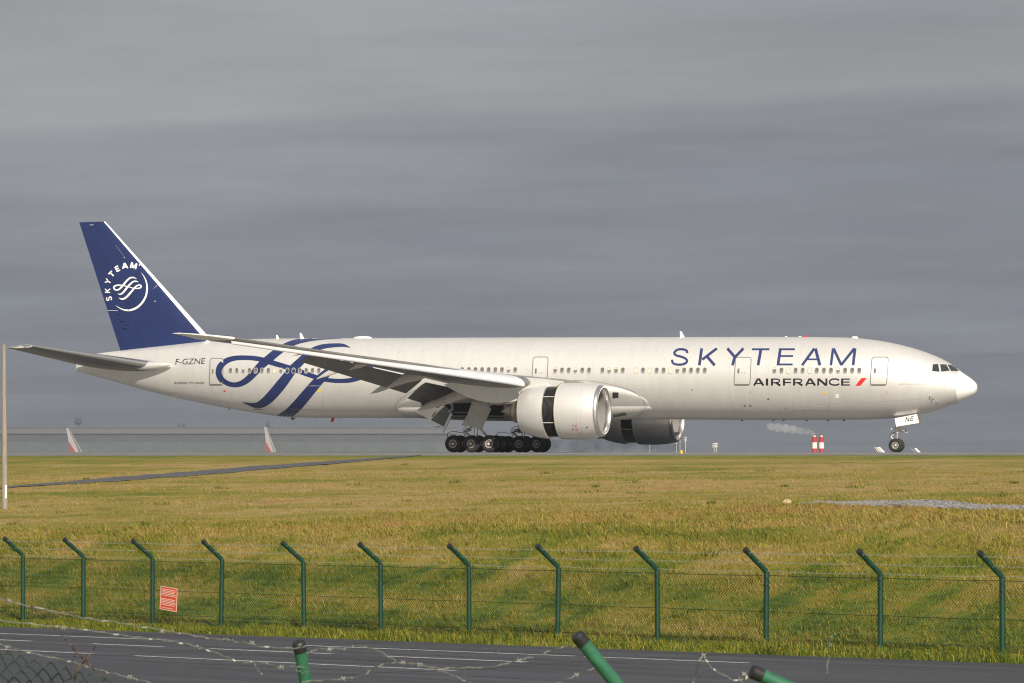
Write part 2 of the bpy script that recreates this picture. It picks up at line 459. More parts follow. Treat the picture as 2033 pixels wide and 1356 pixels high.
def grass_mat(name, soil):
    m, t, b = new_mat(name)
    at_ = t.nodes.new('ShaderNodeAttribute'); at_.attribute_name = 'dry'
    rn = t.nodes.new('ShaderNodeAttribute'); rn.attribute_name = 'rnd'
    ma = t.nodes.new('ShaderNodeMath'); ma.operation = 'MULTIPLY_ADD'
    t.links.new(rn.outputs['Fac'], ma.inputs[0]); ma.inputs[1].default_value = 0.7 if not soil else 0.0
    t.links.new(at_.outputs['Fac'], ma.inputs[2])
    sub = t.nodes.new('ShaderNodeMath'); sub.operation = 'SUBTRACT'
    t.links.new(ma.outputs[0], sub.inputs[0]); sub.inputs[1].default_value = 0.35 if not soil else 0.0
    src = sub.outputs[0]
    if soil:
        g = t.nodes.new('ShaderNodeNewGeometry')
        n = t.nodes.new('ShaderNodeTexNoise'); n.inputs['Scale'].default_value = 3.0; n.inputs['Detail'].default_value = 6
        t.links.new(g.outputs['Position'], n.inputs['Vector'])
        a2 = t.nodes.new('ShaderNodeMath'); a2.operation = 'MULTIPLY_ADD'
        t.links.new(n.outputs['Fac'], a2.inputs[0]); a2.inputs[1].default_value = 0.6; t.links.new(src, a2.inputs[2])
        a3 = t.nodes.new('ShaderNodeMath'); a3.operation = 'SUBTRACT'; t.links.new(a2.outputs[0], a3.inputs[0]); a3.inputs[1].default_value = 0.3
        src = a3.outputs[0]
    r = t.nodes.new('ShaderNodeValToRGB'); t.links.new(src, r.inputs[0])
    stops = [(0.0, (0.036, 0.066, 0.006)), (0.25, (0.105, 0.135, 0.010)), (0.48, (0.195, 0.160, 0.018)),
             (0.70, (0.252, 0.190, 0.054)), (0.88, (0.320, 0.238, 0.088)), (1.0, (0.235, 0.122, 0.042))]
    el = r.color_ramp.elements
    el[0].position, el[0].color = stops[0][0], (*stops[0][1], 1)
    el[1].position, el[1].color = stops[-1][0], (*stops[-1][1], 1)
    for p, c in stops[1:-1]:
        e = el.new(p); e.color = (*c, 1)
    if soil:
        t.links.new(r.outputs[0], b.inputs['Base Color'])
    else:                                   # old and young blades differ in tone
        def mth(op, a, bb):
            q = t.nodes.new('ShaderNodeMath'); q.operation = op
            for i, v in enumerate((a, bb)):
                if isinstance(v, (int, float)): q.inputs[i].default_value = v
                else: t.links.new(v, q.inputs[i])
            return q.outputs[0]
        k = mth('ADD', mth('MULTIPLY', mth('FRACT', mth('MULTIPLY', rn.outputs['Fac'], 37.3), 0), 1.0), 0.50)
        cc = t.nodes.new('ShaderNodeCombineColor')
        for i in range(3): t.links.new(k, cc.inputs[i])
        mx = t.nodes.new('ShaderNodeMix'); mx.data_type = 'RGBA'; mx.blend_type = 'MULTIPLY'; mx.inputs['Factor'].default_value = 1.0
        t.links.new(r.outputs[0], mx.inputs['A']); t.links.new(cc.outputs[0], mx.inputs['B'])
        t.links.new(mx.outputs['Result'], b.inputs['Base Color'])
    b.inputs['Roughness'].default_value = 0.7
    b.inputs['Specular IOR Level'].default_value = 0.2
    return m
MAT['soil'] = grass_mat('turf_ground', True)
MAT['blade'] = grass_mat('grass_blades', False)

def asphalt(name, c, fleck=0.35, scale=9.0, streak=None):
    m, t, b = new_mat(name)
    g = t.nodes.new('ShaderNodeNewGeometry')
    n = t.nodes.new('ShaderNodeTexNoise'); n.inputs['Scale'].default_value = scale; n.inputs['Detail'].default_value = 8; n.inputs['Roughness'].default_value = 0.75
    t.links.new(g.outputs['Position'], n.inputs['Vector'])
    mp = t.nodes.new('ShaderNodeMapping'); mp.vector_type = 'TEXTURE'
    mp.inputs['Rotation'].default_value = (0, 0, math.atan2(FE[1], FE[0]))
    mp.inputs['Scale'].default_value = (14.0, 0.8, 1)
    t.links.new(g.outputs['Position'], mp.inputs[0])
    n2 = t.nodes.new('ShaderNodeTexNoise'); n2.inputs['Scale'].default_value = 1.0; n2.inputs['Detail'].default_value = 4
    t.links.new(mp.outputs[0], n2.inputs['Vector'])
    ad = t.nodes.new('ShaderNodeMath'); ad.operation = 'ADD'
    t.links.new(n.outputs['Fac'], ad.inputs[0]); t.links.new(n2.outputs['Fac'], ad.inputs[1])
    r = t.nodes.new('ShaderNodeValToRGB'); t.links.new(ad.outputs[0], r.inputs[0])
    h = t.nodes.new('ShaderNodeMath'); h.operation = 'MULTIPLY'; t.links.new(ad.outputs[0], h.inputs[0]); h.inputs[1].default_value = 0.5
    t.links.new(h.outputs[0], r.inputs[0])
    r.color_ramp.elements[0].position = 0.36; r.color_ramp.elements[0].color = (*[x * (1 - fleck) for x in c], 1)
    r.color_ramp.elements[1].position = 0.64; r.color_ramp.elements[1].color = (*[x * (1 + fleck) for x in c], 1)
    t.links.new(r.outputs[0], b.inputs['Base Color'])
    b.inputs['Roughness'].default_value = 0.62
    return m
MAT['road'] = asphalt('road_asphalt', (0.042, 0.044, 0.053), 0.55)
MAT['runway'] = asphalt('runway_surface', (0.15, 0.148, 0.146), 0.12, 2.0)
MAT['lane'] = asphalt('lane_asphalt', (0.075, 0.075, 0.08), 0.2, 3.0)
MAT['gravel'] = pbr('gravel_grey', (0.20, 0.195, 0.195), 0.9, 0, 0.3, 12)
MAT['paintline'] = pbr('worn_road_paint', (0.48, 0.48, 0.47), 0.7, 0, 0.35, 5)

# one sheet to the horizon
xs = np.unique(np.concatenate([[-40000, -12000, -4000, -1500, -700, -350, -180, -110, -80], np.arange(-62, 62.1, 0.9), [80, 110, 180, 350, 700, 1500, 4000, 12000, 40000]]))
ys = np.unique(np.concatenate([[-400, -150, -60, -20, 10, 30, 45], np.arange(52, 300, 0.9), [310, 330, 370, 420, 500, 600, 750, 900, 1100, 1300, 1600, 2200, 4000, 9000, 25000, 70000]]))
GX, GY = np.meshgrid(xs, ys)
GZ = ground_z(GX, GY)
# dig slightly under the sheets that lie on it
_u, _v, _q = uvq(GX, GY)
GZ = np.where((_v < -2.3) & (_v > -22), GZ - 0.05, GZ)
nx, ny = len(xs), len(ys)
vv = np.stack([GX.ravel(), GY.ravel(), GZ.ravel()], 1)
idx = np.arange(nx * ny).reshape(ny, nx)
ff = np.stack([idx[:-1, :-1].ravel(), idx[:-1, 1:].ravel(), idx[1:, 1:].ravel(), idx[1:, :-1].ravel()], 1)
me = bpy.data.meshes.new('ground')
me.vertices.add(len(vv)); me.vertices.foreach_set('co', vv.ravel())
me.loops.add(ff.size); me.loops.foreach_set('vertex_index', ff.ravel())
me.polygons.add(len(ff)); me.polygons.foreach_set('loop_start', np.arange(0, ff.size, 4)); me.polygons.foreach_set('loop_total', np.full(len(ff), 4))
a = me.attributes.new('dry', 'FLOAT', 'POINT'); a.data.foreach_set('value', dryness(GX.ravel(), GY.ravel()))
me.materials.append(MAT['soil']); me.update(); me.validate()
me.polygons.foreach_set('use_smooth', np.ones(len(ff), bool))
tag(link('ground', me), kind='structure')

def strip(name, A, B, lift, mat, parent=None, sub=6, zf=None):
    """a sheet between two ground outlines A and B (same length), following the ground"""
    mb = MB(); rows = []
    n = (len(A) - 1) * 8
    a = catmull(A, n); b = catmull(B, n)
    for i in range(n + 1):
        row = []
        for k in range(sub + 1):
            p = a[i] * (1 - k / sub) + b[i] * k / sub
            z = float(ground_z(p[0], p[1])) if zf is None else zf(p)
            row.append((p[0], p[1], z + lift))
        rows.append(row)
    mb.rings(rows, closed=False, caps=False)
    o = mb.build(name, mat, parent, smooth=True, angle=80)
    return o
tag(strip('airfield_lane', LT, LB, 0.03, MAT['lane']), kind='structure')
tag(strip('gravel_path', GT, GB, 0.055, MAT['gravel']), kind='structure')

# road in front of the fence
def uvp(u, v, z):
    p = P_L + FE * u + FN * v
    return (p[0], p[1], z)
mb = MB(); rows = []
for u in np.linspace(-130, 75, 120):
    rows.append([uvp(u, v, float(z_base(u)) + 0.03) for v in np.linspace(-2.0, -21.0, 10)])
mb.rings(rows, closed=False, caps=False)
road = tag(mb.build('road', MAT['road'], None, True, 80), kind='structure')
def road_line(v, w, spans):
    for a_, b_ in spans:
        mb = MB(); rows = []
        for u in np.linspace(a_, b_, max(2, int((b_ - a_) / 2))):
            z = float(z_base(u)) + 0.036
            jit = 0.012 * math.sin(u * 2.3)
            rows.append([uvp(u, v + jit, z), uvp(u, v + w + jit, z)])
        mb.rings(rows, closed=False, caps=False)
        mb.build('lane_marking', MAT['paintline'], road, True, 80)
def u_at(px, v):
    """fence parameter of the point seen at column px on the line v = const"""
    k = (px - 1016.5) / F
    p0 = P_L + FN * v
    return (k * p0[1] - p0[0]) / (FE[0] - k * FE[1])
road_line(-5.0, 0.14, [(u_at(-60, -5), u_at(330, -5)), (u_at(600, -5), u_at(1135, -5)), (u_at(1155, -5), u_at(1480, -5))])
road_line(-7.4, 0.15, [(u_at(-60, -7.4), u_at(60, -7.4)), (u_at(180, -7.4), u_at(322, -7.4)), (u_at(412, -7.4), u_at(655, -7.4)), (u_at(762, -7.4), u_at(1042, -7.4))])
road_line(-10.6, 0.14, [(u_at(-60, -10.6), u_at(180, -10.6)), (u_at(265, -10.6), u_at(900, -10.6))])

MAT['tar'] = pbr('tar_seal', (0.016, 0.016, 0.018), 0.45, 0, 0.2, 3)
for v0, a_, b_, w_ in ((-3.6, -40, 12, 0.05), (-6.3, -30, 8, 0.07), (-6.4, 14, 34, 0.05), (-8.9, -20, 30, 0.06), (-11.8, -30, 40, 0.06), (-4.4, 16, 38, 0.04)):
    mb = MB(); rows = []
    for u in np.linspace(a_, b_, 70):
        z = float(z_base(u)) + 0.034; j_ = 0.10 * math.sin(u * 0.9 + v0) + 0.05 * math.sin(u * 3.7); k_ = w_ * (0.6 + 0.4 * math.sin(u * 2.1 + v0))
        rows.append([uvp(u, v0 + j_, z), uvp(u, v0 + j_ + k_, z)])
    mb.rings(rows, closed=False, caps=False); mb.build('tar_seam', MAT['tar'], road, True, 80)
for u0 in (-16, -3, 9.5, 21, 33):
    mb = MB(); rows = []
    for v0 in np.linspace(-2.3, -13, 30):
        u = u0 + 0.25 * math.sin(v0 * 1.3 + u0) + 0.1 * math.sin(v0 * 5); z = float(z_base(u)) + 0.0345
        rows.append([uvp(u, v0, z), uvp(u + 0.07, v0, z)])
    mb.rings(rows, closed=False, caps=False); mb.build('tar_seam', MAT['tar'], road, True, 80)

# runway, crowned, along the airliner's axis
def rwp(s, q, z):
    # s metres aft of the nose, q metres to the near side
    return (XN - s * CP - q * SP, YN + s * SP - q * CP, z)
mb = MB(); rows = []
S_ = np.linspace(-900, 1500, 60)
for s in S_:
    rows.append([rwp(s, q, (-0.004 * max(0, abs(q) - 7)) if abs(q) < 35 else -0.55) for q in (-44, -34, -20, -7, 0, 7, 14, 20, 27, 34, 36.5)])
mb.rings(rows, closed=False, caps=False)
runway = tag(mb.build('runway', MAT['runway'], None, True, 80), kind='structure')
mb = MB(); rows = []
for s in S_:
    rows.append([rwp(s, q, -0.004 * (q - 7) + 0.005) for q in (26.0, 27.2)])
mb.rings(rows, closed=False, caps=False)
mb.build('edge_marking', MAT['chim_white'], runway, True, 80)

# ------------------------------------------------------------------ grass
def make_grass(name, X, Y, hmin, hmax, wmin, wmax, segs, lean):
    n = len(X)
    Z = ground_z(X, Y) - 0.02
    ub, vb, _ = uvq(X, Y)
    tus = fbm((ub + 1.2 * vb) / 1.5, vb / 0.6, 61.0, 2) ** 2
    big = fbm((ub + 1.2 * vb) / 5.0, vb / 2.0, 71.0, 2)
    h = (hmin + (hmax - hmin) * rng.random(n)) * (0.40 + 1.8 * tus) * (0.7 + 0.6 * big) * np.clip((uvq(X, Y)[2] - 33) / 35, 0.35, 1)
    w = wmin + (wmax - wmin) * rng.random(n)
    fa = rng.normal(0, 0.7, n)                                   # blade facing, mostly to the camera side
    wx, wy = np.cos(fa) * w / 2, np.sin(fa) * w / 2
    la = rng.random(n) * 2 * np.pi
    ln = lean * (0.4 + rng.random(n))
    lx = (np.cos(la) * 0.8 - 0.35) * ln * h; ly = (np.sin(la) * 0.6) * ln * h
    dry = dryness(X, Y); rnd = rng.random(n)
    B0 = np.stack([X - wx, Y - wy, Z], 1); B1 = np.stack([X + wx, Y + wy, Z], 1)
    T = np.stack([X + lx, Y + ly, Z + h * (1 - 0.25 * np.minimum(ln, 1.5))], 1)
    if segs == 1:
        V = np.stack([B0, B1, T], 1).reshape(-1, 3); k = 3
        base = np.arange(n) * 3
        Fc = np.stack([base, base + 1, base + 2], 1)
    else:
        mx, my = X + lx * 0.32, Y + ly * 0.32; mz = Z + h * 0.58
        M0 = np.stack([mx - wx * 0.8, my - wy * 0.8, mz], 1); M1 = np.stack([mx + wx * 0.8, my + wy * 0.8, mz], 1)
        V = np.stack([B0, B1, M0, M1, T], 1).reshape(-1, 3); k = 5
        b = np.arange(n) * 5
        Fc = np.concatenate([np.stack([b, b + 1, b + 3], 1), np.stack([b, b + 3, b + 2], 1), np.stack([b + 2, b + 3, b + 4], 1)])
    me = bpy.data.meshes.new(name)
    me.vertices.add(len(V)); me.vertices.foreach_set('co', V.ravel())
    me.loops.add(Fc.size); me.loops.foreach_set('vertex_index', Fc.ravel().astype(np.int32))
    me.polygons.add(len(Fc)); me.polygons.foreach_set('loop_start', np.arange(0, Fc.size, 3)); me.polygons.foreach_set('loop_total', np.full(len(Fc), 3))
    a = me.attributes.new('dry', 'FLOAT', 'POINT'); a.data.foreach_set('value', np.repeat(dry, k))
    a = me.attributes.new('rnd', 'FLOAT', 'POINT'); a.data.foreach_set('value', np.repeat(rnd, k))
    me.materials.append(MAT['blade']); me.update()
    return link(name, me)
def sample(Y0, Y1, n, half=0.160):
    Y = np.sqrt(rng.uniform(Y0**2, Y1**2, n)); X = rng.uniform(-1, 1, n) * (half * Y + 1.0)
    return X, Y
X, Y = sample(58, 130, 420000)
u, v, q = uvq(X, Y)
edge = -1.95 + 0.25 * (fbm(u / 0.9, v * 0, 3.0, 3) - 0.4)
ok = (v > edge) & ~in_poly(X, Y, grav_poly) & ~in_poly(X, Y, lane_poly)
tag(make_grass('bank_grass', X[ok], Y[ok], 0.09, 0.26, 0.007, 0.016, 2, 1.3), 'matted green and straw coloured long grass on the bank', 'grass', kind='stuff')
X, Y = sample(58, 130, 260000)
u, v, q = uvq(X, Y)
ok = (v > -2.05 + 0.3 * (fbm(u / 0.7, v * 0, 8.0, 3) - 0.4)) & (v < 0.7)
tag(make_grass('verge_grass', X[ok], Y[ok], 0.12, 0.30, 0.008, 0.018, 2, 0.6), 'bright green grass verge between the fence and the road', 'grass', kind='stuff')
X, Y = sample(112, 246, 380000)
u, v, q = uvq(X, Y)
ok = (q > RUN_HW + 2.4) & (v > 8) & ~in_poly(X, Y, lane_poly) & ~in_poly(X, Y, grav_poly)
tag(make_grass('field_grass', X[ok], Y[ok], 0.04, 0.16, 0.010, 0.030, 1, 1.0), 'straw coloured mown grass of the airfield', 'grass', kind='stuff')

# darker tussocks scattered over field and bank
tx, ty, tcol = [], [], []
for k_ in range(90):
    Yc = math.sqrt(random.uniform(72**2, 215**2)); Xc = random.uniform(-1, 1) * 0.155 * Yc
    uu, v1, q1 = (float(a_) for a_ in uvq(np.array(Xc), np.array(Yc)))
    if v1 < 0.5 or q1 < RUN_HW + 9: continue
    nb = random.randint(30, 90); rr = random.uniform(0.12, 0.45)
    ang = rng.random(nb) * 6.283; rad = rr * np.sqrt(rng.random(nb))
    tx.append(Xc + np.cos(ang) * rad * 1.6); ty.append(Yc + np.sin(ang) * rad)
tx = np.concatenate(tx); ty = np.concatenate(ty)
ok = ~in_poly(tx, ty, lane_poly) & ~in_poly(tx, ty, grav_poly)
o_t = make_grass('tussock_grass', tx[ok], ty[ok], 0.14, 0.32, 0.010, 0.024, 2, 1.2)
o_t.data.attributes['dry'].data.foreach_set('value', np.full(len(o_t.data.vertices), 0.20, np.float32))
tag(o_t, 'dark green tussocks dotted over the straw coloured grass', 'grass', kind='stuff')

# ================================================================== AIRLINER  (x forward, y port, z up; nose at x = 0)
plane = empty('airliner', (XN, YN, 0), -PSI)
tag(plane, 'silver white four-door-long twin-engine airliner with navy blue tail fin rolling on the runway', 'airplane')
plane['label'] = 'large silver white twin-engine airliner with navy blue tail fin on the runway'

# ---- fuselage profile from the outline against the sky
top_px = [(1938.5, 762.5), (1933, 756), (1925, 749.5), (1908, 738), (1895, 727.5), (1870, 712.5), (1840, 700), (1790, 685), (1740, 675.5), (1690, 670.5), (1600, 669), (1300, 669.3), (1000, 670), (700, 671.3), (560, 672), (480, 673.5), (411, 677), (330, 685), (240, 696), (186, 703), (153.5, 711)]
bot_px = [(1938.5, 777), (1933, 784), (1925, 789.5), (1910, 797), (1880, 808), (1830, 822.5), (1780, 830), (1700, 833.3), (1600, 834), (1300, 832.5), (1000, 831), (800, 829.7), (640, 829.4), (575, 828.5), (515, 820.5), (445.6, 809), (353, 790), (330, 785), (208, 752), (153.5, 737.5)]
tip = L(1940, 769, 0)
ts_ = [(0.0, tip[2])] + [(-L(*p, 0)[0], L(*p, 0)[2]) for p in top_px]
bs_ = [(0.0, tip[2])] + [(-L(*p, 0)[0], L(*p, 0)[2]) for p in bot_px]
S_TAIL = min(ts_[-1][0], bs_[-1][0])
sq = lambda a: np.sqrt(np.maximum(a, 0))
def f_top(s): return pchip([math.sqrt(max(a, 0)) for a, _ in ts_], [b for _, b in ts_], sq(s))
def f_bot(s): return pchip([math.sqrt(max(a, 0)) for a, _ in bs_], [b for _, b in bs_], sq(s))
wid = [(0, 0), (0.05, 0.36), (0.3, 0.78), (1.0, 1.30), (2.0, 1.80), (3.2, 2.22), (5, 2.66), (7, 2.93), (9, 3.06), (11, 3.10), (47, 3.10), (52, 2.98), (58, 2.45), (64, 1.65), (69, 0.86), (72, 0.38), (73.3, 0.20)]
def f_wid(s): return pchip([math.sqrt(a) for a, _ in wid], [b for _, b in wid], sq(s))
NS = 112
def fus_ring(s):
    t, b, w = float(f_top(s)), float(f_bot(s)), float(f_wid(s)); zc = (t + b) / 2; h = (t - b) / 2
    return [(-s, w * math.cos(2 * math.pi * k / NS), zc + h * math.sin(2 * math.pi * k / NS)) for k in range(NS)]
S_RAD = 1.28
mb = MB(); mb.rings([fus_ring(s) for s in np.concatenate([np.linspace(0.035, 1.1, 14)**2 / 1.21 * S_RAD * 0.999 + 0.0005, [S_RAD]])], caps=True)
mb.build('radome', MAT['white'], plane)
mb = MB()
st = np.concatenate([np.linspace(S_RAD, 12, 48), np.linspace(12.6, 48, 60), np.linspace(48.5, S_TAIL - 0.001, 60)])
mb.rings([fus_ring(s) for s in st], caps=True)
fus = mb.build('fuselage', MAT['silver'], plane)
def bvh_of(*obs):
    vs, fs = [], []
    for o in obs:
        b = len(vs); vs += [v.co.copy() for v in o.data.vertices]; fs += [[b + i for i in p.vertices] for p in o.data.polygons]
    return BVHTree.FromPolygons(vs, fs)
BV_FUS = bvh_of(fus, plane.children[0])
def hit(px, py, bv):
    d = Vector(toloc(ray(px, py))).normalized()
    r = bv.ray_cast(Vector(O_L), d)
    return (r[0], r[1]) if r[0] is not None else (None, None)

class Decal:
    """paint and trim laid on a surface: outlines drawn on the side view, dropped onto the skin"""
    def __init__(self, bv, off=0.012):
        self.bv = bv; self.off = off; self.mb = MB(); self.n = 0
    def grid(self, rows):
        off = self.off + 0.0012 * (self.n % 5); self.n += 1
        vs, okv = [], []
        nc = len(rows[0])
        for r in rows:
            for p in r:
                h, nn = hit(p[0], p[1], self.bv)
                okv.append(h is not None)
                vs.append((h + nn * off) if h is not None else Vector((0, 0, 0)))
        fs = []
        for i in range(len(rows) - 1):
            for k in range(nc - 1):
                q = (i * nc + k, i * nc + k + 1, (i + 1) * nc + k + 1, (i + 1) * nc + k)
                if all(okv[j] for j in q) and max((vs[q[0]] - vs[j]).length for j in q) < 3.0: fs.append(q)
        used = sorted({j for q in fs for j in q}); mp = {j: i for i, j in enumerate(used)}
        self.mb.add([vs[j] for j in used], [tuple(mp[j] for j in q) for q in fs])
    def ribbon(self, pts, w, smooth=True, across=3, step=4.0):
        P = np.array(pts, float); ws = np.array(w if hasattr(w, '__len__') else [w] * len(P), float)
        ln = np.sum(np.linalg.norm(np.diff(P, axis=0), axis=1)); n = max(2, int(ln / step), len(P) - 1)
        if smooth and len(P) > 2:
            C = catmull(np.column_stack([P, ws]), n * 2)
        else:
            d = np.concatenate([[0], np.cumsum(np.linalg.norm(np.diff(P, axis=0), axis=1))]); t = np.linspace(0, d[-1], n + 1)
            C = np.column_stack([np.interp(t, d, P[:, 0]), np.interp(t, d, P[:, 1]), np.interp(t, d, ws)])
        T = np.gradient(C[:, :2], axis=0); T /= np.linalg.norm(T, axis=1)[:, None] + 1e-9
        N = np.column_stack([-T[:, 1], T[:, 0]])
        rows = [[(C[i, :2] + N[i] * C[i, 2] * f) for f in np.linspace(-0.5, 0.5, across + 1)] for i in range(len(C))]
        self.grid(rows)
    def quad(self, a, b, c, d, n=4, m=4):
        a, b, c, d = map(lambda p: np.array(p, float), (a, b, c, d))
        self.grid([[(a * (1 - x) + b * x) * (1 - y) + (d * (1 - x) + c * x) * y for x in np.linspace(0, 1, n + 1)] for y in np.linspace(0, 1, m + 1)])
    def build(self, name, mat, parent):
        return self.mb.build(name, mat, parent, True, 60)
def zt(o, s):
    return lambda pts: [(o[0] + x / s, o[1] + y / s) for x, y in pts]

# ---- fuselage lettering
z5 = zt((1280, 650), 4.62)
def stroke(D, tr, s, pts, w, smooth=False, step=3.0): D.ribbon(tr(pts), w / s, smooth, 2, step)
S5 = 4.62
def letters(tr, sc, groups, mat, parent, bv, step, label):
    for strokes in groups:
        D = Decal(bv)
        for st_ in strokes: stroke(D, tr, sc, st_[0], st_[1], bool(st_[2]) if len(st_) > 2 else False, step)
        o = D.build('letter', mat, parent); o['label'] = label
letters(z5, S5, [
    [([(392, 236), (382, 212), (345, 201), (305, 204), (278, 222), (273, 242), (292, 258), (330, 268), (366, 281), (387, 300), (383, 322), (355, 337), (318, 342), (278, 337), (256, 322), (252, 296)], 21, 1)],
    [([(523, 193), (501, 348)], 26), ([(662, 193), (528, 296)], 24), ([(568, 262), (642, 348)], 26)],
    [([(758, 193), (830, 275)], 26), ([(906, 193), (824, 278)], 25), ([(828, 262), (806, 348)], 26)],
    [([(983, 201), (1144, 201)], 17), ([(1066, 201), (1040, 348)], 26)],
    [([(1245, 193), (1222, 348)], 26), ([(1240, 201), (1377, 201)], 17), ([(1230, 263), (1362, 263)], 16), ([(1216, 340), (1357, 340)], 17)],
    [([(1444, 348), (1556, 194)], 24), ([(1566, 194), (1607, 348)], 27), ([(1484, 293), (1598, 293)], 15)],
    [([(1728, 193), (1708, 348)], 23), ([(1732, 193), (1804, 346)], 24), ([(1802, 346), (1924, 193)], 24), ([(1929, 193), (1912, 348)], 26)]],
    MAT['letter_navy'], fus, BV_FUS, 3.0, 'wide navy italic letter of the SKYTEAM name')
zA = zt((1485, 740), 8.132); SA = 8.132
letters(zA, SA, [
    [([(98, 207), (163, 93)], 30), ([(174, 93), (250, 207)], 33), ([(122, 172), (222, 172)], 20)], [([(308, 93), (308, 207)], 38)],
    [([(388, 93), (388, 207)], 33), ([(388, 103), (470, 103), (503, 114), (509, 132), (495, 150), (460, 160), (398, 160)], 20, 1), ([(450, 158), (522, 207)], 32)],
    [([(582, 93), (582, 207)], 33), ([(582, 103), (700, 103)], 20), ([(582, 157), (695, 157)], 20)],
    [([(746, 93), (746, 207)], 33), ([(746, 103), (828, 103), (861, 114), (867, 132), (853, 150), (818, 160), (756, 160)], 20, 1), ([(808, 158), (880, 207)], 32)],
    [([(937, 207), (995, 93)], 30), ([(1006, 93), (1085, 207)], 33), ([(960, 172), (1055, 172)], 20)],
    [([(1135, 93), (1135, 207)], 30), ([(1138, 97), (1262, 203)], 34), ([(1267, 93), (1267, 207)], 30)],
    [([(1472, 122), (1440, 106), (1390, 101), (1345, 112), (1320, 136), (1320, 164), (1345, 187), (1390, 198), (1440, 195), (1474, 178)], 24, 1)],
    [([(1521, 93), (1521, 207)], 33), ([(1521, 103), (1645, 103)], 20), ([(1521, 150), (1640, 150)], 19), ([(1521, 197), (1645, 197)], 20)]],
    MAT['black'], fus, BV_FUS, 1.5, 'bold black letter of the AIRFRANCE name')
D = Decal(BV_FUS); D.quad(*zA([(1733, 210), (1815, 209), (1920, 86), (1832, 86)]))
o = D.build('accent_stripe', MAT['red'], fus); o['label'] = 'slanted red accent stripe after the lettering'

def text_decal(txt, x0, y0, w, h, shear, bv, mat, parent, name='lettering', off=0.014, slope=0.0, bold=0.0):
    """x0,y0 = lower left on the side view, w,h in the same pixels"""
    cu = bpy.data.curves.new('text', 'FONT'); cu.body = txt; cu.resolution_u = 3; cu.offset = bold
    ob = bpy.data.objects.new('text', cu); col.objects.link(ob)
    bpy.context.view_layer.update()
    me = bpy.data.meshes.new_from_object(ob.evaluated_get(bpy.context.evaluated_depsgraph_get()))
    bpy.data.objects.remove(ob)
    co = np.array([v.co[:2] for v in me.vertices]); mn, mx = co.min(0), co.max(0)
    vs = []
    for c in co:
        a = (c - mn) / (mx - mn)
        hh, nn = hit(x0 + a[0] * w + shear * a[1] * h, y0 - a[1] * h + slope * a[0] * w, bv)
        if hh is None: hh, nn = hit(x0 + w / 2, y0 - h / 2, bv)
        vs.append(hh + nn * off)
    polys = [tuple(p.vertices) for p in me.polygons]
    bpy.data.meshes.remove(me)
    if h < 6:
        mb = MB(); mb.add(vs, polys); o = mb.build(name, mat, parent, False); o['kind'] = 'stuff'; return o
    root = list(range(len(vs)))
    def fd(i):
        while root[i] != i: i = root[i]
        return i
    for p in polys:
        for q in p[1:]: root[fd(p[0])] = fd(q)
    for r in sorted({fd(p[0]) for p in polys}):
        ps = [p for p in polys if fd(p[0]) == r]; us = sorted({i for p in ps for i in p}); mp = {v: i for i, v in enumerate(us)}
        mb = MB(); mb.add([vs[i] for i in us], [tuple(mp[i] for i in p) for p in ps]); mb.build('letter', mat, parent, False)
text_decal('F-GZNE', 348, 724.2, 58, 11.5, 0.16, BV_FUS, MAT['black'], fus, slope=-0.03)
text_decal('BOEING 777-300ER', 346.5, 762.3, 59, 4.0, 0.2, BV_FUS, MAT['black'], fus)
text_decal('AIRFRANCE KLM', 1783, 764.5, 50, 3.4, 0.0, BV_FUS, MAT['seam'], fus)

# ---- ribbon emblem on the rear fuselage
z2 = zt((330, 640), 4.3255); S2 = 4.3255
D = Decal(BV_FUS, 0.010)
A = [(1500, 137), (1380, 139), (1250, 146), (1130, 165), (1040, 200), (960, 250), (885, 310), (815, 370), (760, 430), (700, 490), (640, 526), (580, 536), (520, 520), (470, 480), (452, 430), (468, 375), (520, 330), (590, 308), (670, 304), (750, 308), (830, 322), (920, 350), (1020, 380), (1120, 412), (1220, 448), (1310, 478), (1400, 497), (1500, 503), (1590, 495), (1680, 465), (1740, 420), (1750, 380), (1690, 350), (1580, 345), (1480, 370), (1400, 420), (1330, 480), (1270, 545), (1215, 610), (1160, 675), (1105, 735), (1045, 785), (980, 812), (925, 822)]
Aw = [4, 14, 30, 44, 56, 66, 70, 68, 62, 56, 48, 42, 42, 46, 52, 54, 48, 42, 40, 40, 42, 44, 44, 44, 42, 38, 36, 36, 40, 46, 50, 48, 44, 46, 56, 70, 80, 86, 90, 92, 90, 80, 56, 24]
D.ribbon(z2(A), [w / S2 for w in Aw], True, 5, 3.0)
o = D.build('ribbon_emblem', MAT['navy'], fus); o['label'] = 'long navy ribbon looping across the rear fuselage'
D = Decal(BV_FUS, 0.014)
B = [(1583, 217), (1520, 198), (1440, 198), (1350, 208), (1280, 232), (1210, 280), (1150, 340), (1090, 400), (1040, 465), (990, 530), (940, 590), (890, 645), (835, 690), (780, 712), (720, 704), (655, 685)]
Bw = [3, 26, 34, 40, 48, 58, 68, 76, 82, 88, 88, 84, 72, 52, 26, 3]
D.ribbon(z2(B), [w / S2 for w in Bw], True, 5, 3.0)
o = D.build('ribbon_emblem', MAT['navy'], fus); o['label'] = 'shorter navy ribbon crossing the looped one on the rear fuselage'

